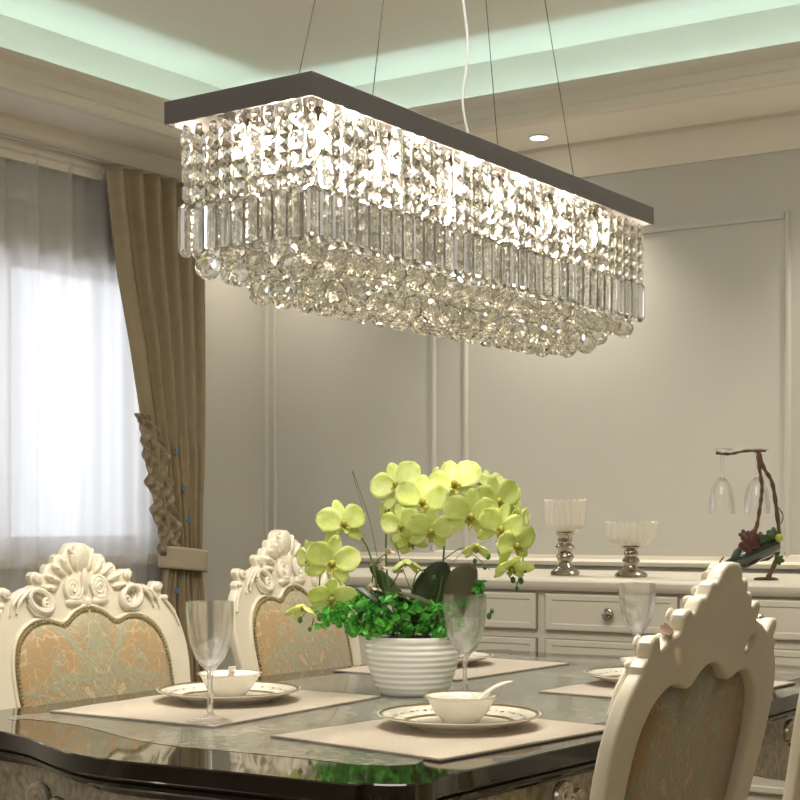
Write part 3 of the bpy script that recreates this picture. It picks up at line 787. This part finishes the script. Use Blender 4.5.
ch = thing('dining_chair', '', 'chair', (0, 0, 0))
# local: +y points away from the table, x across
THK = .021
fr = plate2d('back_frame', 'cream', [OUTC, list(reversed(PADC)), [(x, z) for x, z in KID], [(-x, z) for x, z in reversed(KID)]], THK, .005, ch, Matrix.Translation((0, THK/2, 0)), res=2)
rake_mesh(fr)
pad_in = scalep(PADC, .965)
# padded cushion, front domed and back recessed
def pad_mesh():
    mb = MB(); c = Vector((0, .74)); rings = []
    base = [Vector(p_) for p_ in PADC]
    for k, y in ((1.0, .001), (.985, -.002), (.95, -.005), (.88, -.010), (.7, -.015), (.45, -.018), (.2, -.019), (.02, -.019)):
        rings.append([rp3(c.x+(p_.x-c.x)*k, c.y+(p_.y-c.y)*k, y) for p_ in base])
    rings.insert(0, [rp3(c.x+(p_.x-c.x)*.999, c.y+(p_.y-c.y)*.999, .004) for p_ in base])
    rings.insert(0, [rp3(c.x+(p_.x-c.x)*.5, c.y+(p_.y-c.y)*.5, .003) for p_ in base])
    rings.insert(0, [rp3(c.x+(p_.x-c.x)*.02, c.y+(p_.y-c.y)*.02, .003) for p_ in base])
    mb.rings(rings); return mb
pd = pad_mesh().build('back_cushion', 'damask', ch, angle=180)
# nail head trim and moulded bead
mb = MB(); tr = [rp3(x, z, -.0055) for x, z in scalep(PADC, .992)]
L_ = 0; acc = 0; step = .0078
pts = [Vector(t_) for t_ in tr]; pts.append(pts[0])
for a_, b_ in zip(pts, pts[1:]):
    seg = (b_-a_).length; t_ = step-acc
    while t_ <= seg:
        mb.ell(tuple(a_.lerp(b_, t_/seg)), (.0040, .0030, .0040), nu=7, nv=4); t_ += step
    acc = seg-(t_-step)
mb.build('nail_trim', 'nail', ch)
mb = MB(); tr = [rp3(x, z, -.001) for x, z in scalep(PADC, 1.035)]; mb.tube(tr+[tr[0]], .0042, 7)
mb.build('bead_moulding', 'cream', ch)
# carved crest
mb = MB()
def ctube(pts, r, n=7): mb.tube(smooth_poly([rp3(*p_) if len(p_) == 3 else rp3(p_[0], p_[1], -.002) for p_ in pts], 4), r, n)
def cspiral(cx, cz, r0, turns, th, w=.0045, n=36, a0=0):
    ps = [rp3(cx+r0*(1-.85*i/n)*cos(a0+th*2*pi*turns*i/n), cz+r0*1.15*(1-.85*i/n)*sin(a0+th*2*pi*turns*i/n), -.004-.003*i/n) for i in range(n+1)]
    mb.tube(ps, [w*(1-.3*i/n) for i in range(n+1)], 7)
def cell(cx, cz, rx, rz_, ry, rot=0, y=-.002):
    M = Matrix.Rotation(rot, 4, 'Y'); mb.ell(rp3(cx, cz, y), (rx, ry, rz_), M, 12, 8)
for sgn in (-1, 1):
    X = lambda x: sgn*x
    # rose
    cspiral(X(.034), .955, .022, 2.6, sgn, .0050); cell(X(.034), .953, .020, .024, .006, y=-.001)
    cell(X(.034), .928, .022, .010, .008); cell(X(.034), .935, .018, .008, .009)
    # acanthus lobes fanning from the centre
    for k, (x, z, l, rot) in enumerate(((.020, 1.005, .028, .35), (.040, .998, .026, .65), (.060, .990, .026, .95), (.078, .975, .026, 1.2), (.088, .958, .022, 1.45))):
        cell(X(x), z, .0075, l*.75, .009, sgn*rot); cell(X(x+.010*sin(rot)), z+.012*cos(rot), .0065, .010, .011, sgn*rot)
    # oval scroll ring with pierced centre
    ring = [rp3(X(.118+.026*cos(a)), .934+.021*sin(a)+.006*cos(a), -.004) for a in [2*pi*i/24 for i in range(25)]]
    mb.tube(ring, [.006+.003*(1+cos(2*pi*i/24+2))/2 for i in range(25)], 8)
    cspiral(X(.105), .928, .010, 1.4, -sgn, .0045, 18)
    ctube([(X(.092), .915, -.003), (X(.112), .905, -.004), (X(.135), .910, -.003), (X(.148), .928, -.002)], [.004]*13)
    ctube([(X(.140), .955, -.003), (X(.158), .945, -.005), (X(.172), .930, -.004), (X(.178), .912, -.002)], [.006]*5+[.005]*4+[.003]*4)
    ctube([(X(.150), .955, -.003), (X(.170), .945, -.005), (X(.186), .928, -.004), (X(.194), .908, -.002)], [.005]*5+[.004]*4+[.002]*4)
    cell(X(.116), .978, .012, .010, .007); cell(X(.197), .950, .012, .010, .007); cell(X(.213), .927, .009, .007, .006)
    cspiral(X(.117), .980, .009, 1.3, sgn, .003, 16); cspiral(X(.198), .951, .009, 1.3, sgn, .003, 16)
    ctube([(X(.213), .921, -.003), (X(.232), .898, -.003), (X(.243), .870, -.002)], [.004]*5+[.003]*4)
# apex shell
cell(0, 1.015, .024, .030, .010); cspiral(-.003, 1.018, .018, 2.2, 1, .0040)
for k in range(-2, 3): cell(.012*k, 1.030-.004*abs(k), .004, .014, .010, .25*k)
cell(0, .965, .009, .03, .008); cell(0, .925, .010, .012, .006)
mb.build('crest_carving', 'carve', ch)
# seat
SD = .44
def rrect(hw0, hw1, y0, y1, r=.05, n=5):
    pts = []
    for cx, cy, a0 in ((hw1-r, y1-r, 0), (-hw1+r, y1-r, pi/2), (-hw0+r, y0+r, pi), (hw0-r, y0+r, 1.5*pi)):
        for i in range(n+1):
            a = a0+pi/2*i/n; pts.append((cx+r*cos(a), cy+r*sin(a)))
    return pts
so = rrect(.25, .225, -SD, -.035)
def lay2(poly, lay):
    m = MB(); m.rings([[(p_[0], p_[1], z) for p_ in (inset(poly, off) if off else [Vector(q_) for q_ in poly])] for off, z in lay]); return m
lay2(so, [(.01, .375), (0, .385), (0, .43), (.006, .44), (.02, .445)]).build('seat_frame', 'cream', ch)
lay2(so, [(.018, .442), (.012, .455), (.012, .478), (.03, .494), (.07, .503), (.12, .506)]).build('seat_cushion', 'damask', ch, angle=180)
for sx in (-1, 1):
    pts = smooth_poly([(sx*.205, -SD+.04, .40), (sx*.228, -SD+.015, .33), (sx*.215, -SD+.035, .22), (sx*.20, -SD+.045, .12), (sx*.205, -SD+.03, .05), (sx*.215, -SD+.005, .021)], 5)
    n = len(pts); MB().tube(pts, [(.036-.018*sin(pi/2*min(1, i/(n*.72)))) if i < n*.72 else .018+.003*(i-n*.72)/(n*.28) for i in range(n)], 12).build('leg', 'cream', ch)
    pts = smooth_poly([(sx*.200, -.035, .44), (sx*.198, -.04, .35), (sx*.196, -.03, .2), (sx*.198, .01, .08), (sx*.202, .04, .02)], 4); n = len(pts)
    MB().tube(pts, [.024-.006*i/n for i in range(n)], 12).build('leg', 'cream', ch)
for k in ch.children:
    if k.name.startswith('leg'):
        mz = min(v_.co.z for v_ in k.data.vertices); 
        for v_ in k.data.vertices: v_.co.z -= mz*(1-v_.co.z/.4) if v_.co.z < .4 else 0
# place: local +x direction angle; +y must point away from the table
GC = 'carved cream dining chairs round the table'
def place(o, l, m, rot, label, far, k=1):
    c = LV*l+MV*m; o.location = (c.x, c.y, 0); o.scale = (k, k, k); o.rotation_euler = (0, 0, TA+rot+(0 if far else pi)); o['label'] = label; o['group'] = GC
place(ch, 2.035, 2.285, .0, 'cream carved chair with tan damask back at left, in front of the curtained window', True, 1.008)
c2 = dup(ch, (0, 0, 0), 0, ''); place(c2, 2.685, 2.300, radians(9), 'cream carved chair with tan damask back, partly behind the orchid blossoms', True, 1.03)
c3 = dup(ch, (0, 0, 0), 0, ''); place(c3, 1.803, .905, radians(3), 'cream chair seen from behind at right, with kidney holes and stepped crest', False)
c4 = dup(ch, (0, 0, 0), 0, ''); place(c4, 2.690, 1.000, .0, 'cream chair at the right picture edge, only its curved side showing', False)
# gilt leaf caught on the near chair's crest
mb = MB(); pts = smooth_poly([(-.018, 0, .010), (-.008, 0, .003), (.004, 0, .002), (.016, 0, .004)], 4)
rows = [[(x, -w_, z+.003*abs(sin(i))), (x, 0, z), (x, w_, z+.003)] for i, (x, y, z) in enumerate(pts) for w_ in [.002+.008*sin(pi*i/(len(pts)-1))]]
mb.grid(rows); lo_ = mb.build('gilt_leaf', 'chip', solid=.001); lo_.parent = c3; lo_.location = (.150, .056, .960); lo_.rotation_euler = (0, radians(12), radians(35)); lo_.scale = (1.1, .9, .8); lo_['label'] = 'brown gilt leaf'

# ================================================================== ORCHID
PP0 = Vector((.025, 2.93, TZ+.0006))
orc = thing('potted_orchid', 'yellow green artificial orchid with green foliage in a ribbed white pot', 'potted plant', tuple(PP0))
def ol(px, py, dd=0): return at(px, py, 2.93+dd)-PP0
prof = [(0, 0), (.060, 0), (.066, .004)]
nr = 9
for k in range(nr*6+1):
    u = k/(nr*6); z = .006+.100*u; r = .066+.0265*min(1, (u*1.35))**.62+(.0010)*cos(2*pi*u*nr)
    prof.append((r, z))
prof += [(.0935, .112), (.0925, .115), (.088, .115), (.086, .104), (.0, .102)]
MB().lathe(prof, 64).build('pot', 'potwhite', orc, angle=70)
MB().lathe([(0, .095), (.0855, .1005), (.07, .108), (.04, .112), (0, .114)], 32).build('moss', 'soil', orc)
# flower
def petal(mb, length, width, ang, bend, cup_, M, base=.0):
    rows = []; n = 8
    for i in range(n+1):
        u = i/n; w = width*(sin(pi*(u*.93+.035))**.62)*(.55+.6*u if u < .6 else .91); row = []
        for j in range(7):
            v_ = (j/6-.5)*2
            x = v_*w*.5; y = base+u*length; z = -bend*u*u+cup_*(v_*v_)*w*.5+.0012*sin(9*u+5*v_)
            row.append((x, y, z))
        rows.append(row)
    R_ = M @ Matrix.Rotation(ang, 4, 'Z')
    mb.grid([[tuple(R_ @ Vector(p_)) for p_ in r_] for r_ in rows])
def flower(px, py, sz, yaw, pitch, dd=0, roll=0, closed=0.0):
    """sz = span in metres. flower faces its local +z, turned to face yaw (deg, 0 = viewer, + = right) and pitch"""
    c = ol(px, py, dd)
    F = Matrix.Rotation(radians(yaw), 4, 'Z') @ Matrix.Rotation(radians(90+pitch), 4, 'X') @ Matrix.Rotation(radians(roll), 4, 'Z')
    s = sz/2; mb = MB(); I = F
    for a, l, w, b in ((0, .95, .62, .12), (128, .92, .58, .10), (-128, .92, .58, .10)):
        petal(mb, s*l, s*w, radians(a), s*(b-closed*.9), -.12+.5*closed, I)
    for a in (66, -66):
        petal(mb, s*1.02, s*1.12, radians(a), s*(.06-closed*1.0), .14+.4*closed, I @ Matrix.Translation((0, 0, s*.05)))
    o = mb.build('blossom', 'petal', orc, angle=180, solid=.0007)
    o.location = c
    m = MB()
    for a, l, w in ((180, .40, .20), (135, .26, .22), (-135, .26, .22)):
        petal(m, s*l, s*w, radians(a), -s*.18, .3, I @ Matrix.Translation((0, 0, s*.12)))
    m.ell(tuple(I @ Vector((0, s*.03, s*.2))), s*.11, nu=8, nv=6)
    q_ = m.build('lip', 'lip', o, angle=180, solid=.0012)
    return c
FL = [  # px, py, span px, yaw, pitch, depth offset, roll, closed
 (342, 525, 44, 25, -10, -.02, 8, 0), (331, 562, 46, 15, 15, -.04, -10, .1), (311, 558, 32, -50, 5, .0, 20, .15), (331, 596, 40, 10, 35, -.03, 0, .25), (304, 606, 26, -20, 60, -.02, 0, .75),
 (398, 486, 46, -20, -15, .0, 25, .05), (421, 502, 46, 15, 0, -.03, -8, .05), (403, 526, 38, -30, 10, -.04, 10, .1), (430, 531, 40, 15, 15, -.06, -5, .05), (406, 560, 26, 10, 70, -.05, 0, .8), (389, 512, 26, -60, 5, .03, 0, .1),
 (456, 486, 48, -15, -15, -.01, 20, .05), (470, 516, 46, 5, 10, -.05, -5, .05), (496, 502, 46, 30, 0, -.02, 10, .1), (499, 528, 42, 20, 15, -.05, -15, .1), (514, 545, 42, 40, 15, -.03, 12, .1), (476, 547, 22, -5, 50, -.06, 0, .7),
 (511, 566, 34, 20, 50, -.04, 0, .35), (491, 486, 30, 40, -30, .02, 0, .2), (519, 522, 32, 60, 0, .0, 0, .1), (441, 478, 30, -60, -20, .03, 10, .1), (505, 513, 36, -10, -5, .02, 40, .1), (411, 541, 30, -5, 30, .01, 20, .15)]
for px, py, s_, yw, pt, dd, ro, c_ in FL:
    flower(px, py, s_*2.875/1500*1.28, yw, pt, dd, ro, c_)
for px, py, r in ((300, 620, .0058), (320, 617, .0075), (310, 629, .0048), (488, 556, .0065), (485, 567, .005), (475, 561, .005), (513, 580, .006), (521, 581, .006), (525, 569, .0065), (516, 516, .0065), (517, 589, .0045), (434, 578, .005), (489, 616, .006), (492, 611, .005)):
    MB().ell(tuple(ol(px, py, -.03)), (r*.85, r*.85, r*1.15), nu=12, nv=8).build('bud', 'bud', orc)
def stem(pts, r=.0022, nm='flower_stem', mat='stem'):
    ps = smooth_poly([tuple(ol(*p_)) for p_ in pts], 6); MB().tube(ps, [r*(1-.45*i/len(ps)) for i in range(len(ps))], 7).build(nm, mat, orc)
stem([(395, 632), (380, 600), (374, 570), (366, 545), (352, 530), (335, 535), (322, 565), (318, 600), (312, 626)])
stem([(400, 632), (390, 595), (386, 555), (388, 515), (398, 490), (418, 495), (428, 520)])
stem([(425, 632), (440, 590), (444, 550), (447, 515), (456, 490), (480, 484), (504, 500), (519, 530), (523, 560), (516, 588)])
stem([(443, 560), (462, 548), (475, 556), (490, 570)], .0012)
stem([(320, 600), (306, 612), (299, 622)], .0010)
stem([(496, 540), (500, 558), (508, 575), (517, 584)], .0012)
stem([(385, 590), (378, 560), (368, 515), (352, 470), (366, 520)], .0008)
stem([(380, 600), (372, 585), (378, 560), (392, 552)], .0016, 'twig', 'vine')
stem([(377, 620), (384, 598), (395, 580), (402, 566)], .0018, 'twig', 'vine')
stem([(410, 620), (412, 590), (418, 572), (430, 570), (437, 576), (434, 582)], .0014)
stem([(430, 600), (455, 560), (470, 548), (492, 540)], .0007)
stem([(415, 600), (405, 575), (396, 545), (392, 530)], .0010)
for px, py in ((390, 551), (383, 567), (372, 588), (399, 570)):
    mb = MB()
    for k in range(6):
        petal(mb, .011, .010, k*pi/3, -.002, .1, Matrix.Rotation(radians(90), 4, 'X') @ Matrix.Rotation(.4*k, 4, 'X'))
    o = mb.build('filler_flower', 'filler', orc, angle=180, solid=.0005); o.location = ol(px, py, -.05)
def bigleaf(pts, w, mat='leaf', twist=0, name='orchid_leaf', side=(1, 0, 0)):
    ps = [Vector(p_) for p_ in smooth_poly([tuple(ol(*p_)) for p_ in pts], 5)]; n = len(ps); rows = []
    for i, p_ in enumerate(ps):
        u = i/(n-1); ww = w*(sin(pi*min(1, .12+u*.86))**.7); t = (ps[min(i+1, n-1)]-ps[max(i-1, 0)]).normalized()
        sd = Vector(side); sd = (sd-t*sd.dot(t)).normalized(); nn = t.cross(sd)
        rows.append([tuple(p_+sd*(v_*ww)+nn*(abs(v_)**1.5*ww*.35)) for v_ in (-1, -.7, -.35, 0, .35, .7, 1)])
    MB().grid(rows).build(name, mat, orc, angle=180, solid=.0016)
bigleaf([(425, 630), (430, 605), (436, 583), (444, 562, -.01)], .040, 'leaf', side=(1, .2, 0))
bigleaf([(432, 632, .01), (448, 606, .01), (459, 588, .0), (472, 564, -.02)], .040, 'leafbrown', side=(.85, .1, -.45))
bigleaf([(415, 628, -.03), (420, 610, -.05), (400, 597, -.06), (372, 590, -.05)], .014, 'leaf', side=(.2, .9, -.5))
bigleaf([(400, 622, -.02), (378, 600, -.02), (362, 588, -.01), (345, 586, 0)], .011, 'leaf', side=(.1, .8, .6))
bigleaf([(434, 630, -.05), (440, 615, -.06), (425, 600, -.07), (398, 592, -.08)], .009, 'leafbrown', side=(.1, .8, .6))
bigleaf([(420, 625, .03), (400, 600, .05), (385, 580, .06), (370, 565, .05)], .018, 'leaf', side=(.6, .5, .6))
# foliage mass
mb = MB(); rnd = random.Random(3)
def sprig(c, k, spread):
    for _ in range(k):
        d = Vector((rnd.gauss(0, 1), rnd.gauss(0, 1), rnd.gauss(.35, .8))).normalized()
        p_ = c+Vector((rnd.gauss(0, spread), rnd.gauss(0, spread), rnd.gauss(0, spread*.6)))
        s_ = rnd.uniform(.006, .0105); a = d.orthogonal().normalized(); a = (Matrix.Rotation(rnd.random()*6.28, 3, d) @ a); b = d.cross(a)
        pts = [p_-a*s_*.9, p_-a*s_*.3+b*s_*.75+d*s_*.2, p_+a*s_*.6+b*s_*.65+d*s_*.25, p_+a*s_*1.1+d*s_*.1, p_+a*s_*.6-b*s_*.65+d*s_*.25, p_-a*s_*.3-b*s_*.75+d*s_*.2]
        o_ = len(mb.v); mb.v += [tuple(p_+d*0)]+[tuple(q_) for q_ in pts]; mb.f += [(o_, o_+1+i, o_+1+(i+1) % 6) for i in range(6)]
cl_ = [(340, 617), (350, 608), (352, 622), (362, 600), (366, 618), (378, 608), (380, 624), (392, 600), (395, 618), (402, 628), (410, 610), (417, 626), (428, 618), (436, 630), (444, 612), (372, 630), (360, 628), (388, 630), (448, 626), (424, 606), (334, 612)]
for px, py in cl_:
    for dd in (-.07, -.02, .03):
        sprig(ol(px+rnd.uniform(-4, 4), py+rnd.uniform(-3, 3), dd), 13, .010)
for px, py in ((462, 590), (470, 585), (475, 592), (466, 600), (456, 604), (478, 583)): sprig(ol(px, py, .02), 16, .008)
for px, py in ((330, 620), (325, 626)): sprig(ol(px, py, -.03), 6, .006)
fo = mb.build('foliage', 'foliage', orc, smooth=False); fo['kind'] = 'stuff'

# ================================================================== CHANDELIER
CA = radians(55.5)
chd = thing('crystal_chandelier', 'rectangular crystal chandelier with dark steel frame hanging over the dining table', 'chandelier', (.0696, 2.3479, 1.66), CA)
CL, CW = .498, .125
HZ = ZC-1.66
mb = MB(); t = .003; h = .031
rg = []
def rc(a, b, z): return [(-a, -b, z), (a, -b, z), (a, b, z), (-a, b, z)]
mb.rings([rc(CL, CW, -h), rc(CL, CW, -.0008), rc(CL-.0008, CW-.0008, 0)], caps=False)
mb.rings([rc(CL, CW, -h), rc(CL-t, CW-t, -h), rc(CL-t, CW-t, -t-.004)], caps=False)
mb.add(rc(CL-.0008, CW-.0008, 0), [(0, 1, 2, 3)])
mb.build('frame', 'steel', chd, smooth=False)
mb = MB(); mb.box((0, 0, -.012), (2*CL-.012, 2*CW-.012, .004)); mb.build('underside_plate', 'mirror', chd, smooth=False)
MB().lathe([(0, HZ-.03), (.055, HZ-.03), (.06, HZ-.026), (.06, HZ)], 40).build('ceiling_rose', 'steel', chd)
for sx in (-1, 1):
    for sy in (-1, 1):
        MB().tube([(sx*.30, sy*.073, 0), (sx*.015, sy*.012, HZ-.03)], .0007, 6).build('cable', 'cable', chd)
pts = smooth_poly([(.072, .0, 0), (.072, .0, .05), (.060, .004, .11), (.064, -.003, .20), (.048, .003, .33), (.012, 0, .6), (.004, 0, HZ-.03)], 6)
MB().tube(pts, .0020, 7).build('power_cord', 'cord', chd)
# bulbs under the plate
lampspec = [(x, y) for x in (-.40, -.24, -.08, .08, .24, .40) for y in (-.05, .05)]
for x, y in lampspec:
    b = MB().lathe([(0, -.014), (.014, -.014), (.016, -.030), (.012, -.034), (0, -.034)], 16, c=(x, y, 0)).build('lamp_holder', 'mirror', chd)
    MB().lathe([(0, -.034), (.009, -.034), (.011, -.045), (.011, -.066), (.007, -.076), (0, -.079)], 16, c=(x, y, 0)).build('bulb', 'bulb', b)
for x, y in lampspec[::2]:
    d = bpy.data.lights.new('chandelier_light', 'POINT'); d.energy = 8.5; d.color = (1, .89, .72); d.shadow_soft_size = .008
    o = bpy.data.objects.new('chandelier_light', d); COL.objects.link(o); o.parent = chd; o.location = (x, 0, -.075)
# crystal pieces
def bead(c, s=.0108, th=.0052, M=None):
    k = .60*s; g = [(s, -k), (s, k), (k, s), (-k, s), (-s, k), (-s, -k), (-k, -s), (k, -s)]
    vs = [(x, 0, z) for x, z in g]; tb = .33*s
    T4 = [(tb, 0), (0, tb), (-tb, 0), (0, -tb)]
    vs += [(x, -th, z) for x, z in T4]+[(x, th, z) for x, z in T4]
    fs = [(8, 9, 10, 11), (12, 15, 14, 13)]
    for base in (8, 12):
        fs += [(0, 1, base), (1, 2, base+1, base), (2, 3, base+1), (3, 4, base+2, base+1), (4, 5, base+2), (5, 6, base+3, base+2), (6, 7, base+3), (7, 0, base, base+3)]
    vs = [(x+c[0], y+c[1], z+c[2]) for x, y, z in vs]
    return vs, fs
def strand_mesh():
    mb = MB()
    vs, fs = bead((0, 0, -.0365), .0065, .005); mb.add(vs, fs)
    for k in range(4):
        vs, fs = bead((0, 0, -.0530-.0236*k), .0119); mb.add(vs, fs)
    return mb
def prism_mesh():
    mb = MB(); w, dp = .0120, .0055
    def sec(z, k): return [(-w*k, -dp*.25*k, z), (-w*.82*k, -dp*k, z), (w*.82*k, -dp*k, z), (w*k, -dp*.25*k, z), (w*k, dp*.25*k, z), (w*.82*k, dp*k, z), (-w*.82*k, dp*k, z), (-w*k, dp*.25*k, z)]
    mb.rings([sec(-.1365, .45), sec(-.1425, 1), sec(-.198, 1), sec(-.2065, .5)]); return mb
st0 = strand_mesh().build('crystal_strand', 'crystal', chd, smooth=False)
pr0 = prism_mesh().build('crystal_prism', 'prismglass', chd, smooth=False)
IX, IY = CL-.022, CW-.018
NL, NS = 37, 9
posn = []
for i in range(NL):
    x = -IX+2*IX*i/(NL-1)
    posn.append((x, -IY, 0)); posn.append((x, IY, pi))
for i in range(1, NS):
    y = -IY+2*IY*i/NS
    posn.append((-IX, y, -pi/2)); posn.append((IX, y, pi/2))
rr = random.Random(5)
first = True
for (x, y, a) in posn:
    s_, p_ = (st0, pr0) if first else (st0.copy(), pr0.copy())
    if not first:
        COL.objects.link(s_); COL.objects.link(p_)
    first = False
    s_.location = (x, y, 0); s_.rotation_euler = (rr.uniform(-.04, .04), 0, a+rr.uniform(-.05, .05))
    p_.location = (x, y, 0); p_.rotation_euler = (0, 0, a+rr.uniform(-.10, .10))
def ball_mesh(r):
    bm = bmesh.new(); bmesh.ops.create_icosphere(bm, subdivisions=2, radius=r); me = bpy.data.meshes.new('crystal_ball'); 
    bmesh.ops.create_cone(bm, cap_ends=True, segments=6, radius1=.0016, radius2=.0016, depth=.012, matrix=Matrix.Translation((0, 0, r+.005)))
    bm.to_mesh(me); bm.free(); return me
bme = ball_mesh(.0185); bme.materials.append(MT['crystal'])
nb = 0
for j, y in enumerate((-.088, -.044, 0, .044, .088)):
    for i in range(20):
        x = -.452+.904*i/19
        if j % 2: x += .012 if i < 10 else -.012
        de = min(CL-.035-abs(x), CW-.03-abs(y)); z = -.213-.039*min(1, max(0, de)/.055)
        o = bpy.data.objects.new('crystal_ball', bme); COL.objects.link(o); o.parent = chd; o.location = (x, y, z)
        o.rotation_euler = (rr.random()*.5, rr.random()*.5, rr.random()*6)
# a second, higher layer of balls fills the gaps
mb = MB(); rb = random.Random(9)
for j, y in enumerate((-.066, -.022, .022, .066)):
    for i in range(19):
        x = -.43+.86*i/18; de = min(CL-.035-abs(x), CW-.03-abs(y)); z = -.186-.040*min(1, max(0, de)/.055)
        bm = bmesh.new(); bmesh.ops.create_icosphere(bm, subdivisions=2, radius=.0175, matrix=Matrix.Translation((x, y, z)) @ Matrix.Rotation(rb.random()*3, 4, 'X'))
        bm.verts.index_update(); mb.add([tuple(v_.co) for v_ in bm.verts], [tuple(v_.index for v_ in f_.verts) for f_ in bm.faces]); bm.free()
o = mb.build('upper_crystal_balls', 'crystal', chd, smooth=False); o['kind'] = 'stuff'
# inner hanging strands that carry the balls
mb = MB()
for j, y in enumerate((-.088, -.044, 0, .044, .088)):
    for i in range(20):
        x = -.452+.904*i/19
        de = min(CL-.035-abs(x), CW-.03-abs(y)); z = -.213-.039*min(1, max(0, de)/.055)
        if (i+j) % 2 == 0:
            for k in range(6 if (i % 2) else 5):
                vs, fs = bead((x, y, -.075-.0235*k), .0095); 
                if -.075-.0235*k-.01 > z+.03: mb.add(vs, fs)
o = mb.build('inner_crystals', 'crystal', chd, smooth=False); o['kind'] = 'stuff'
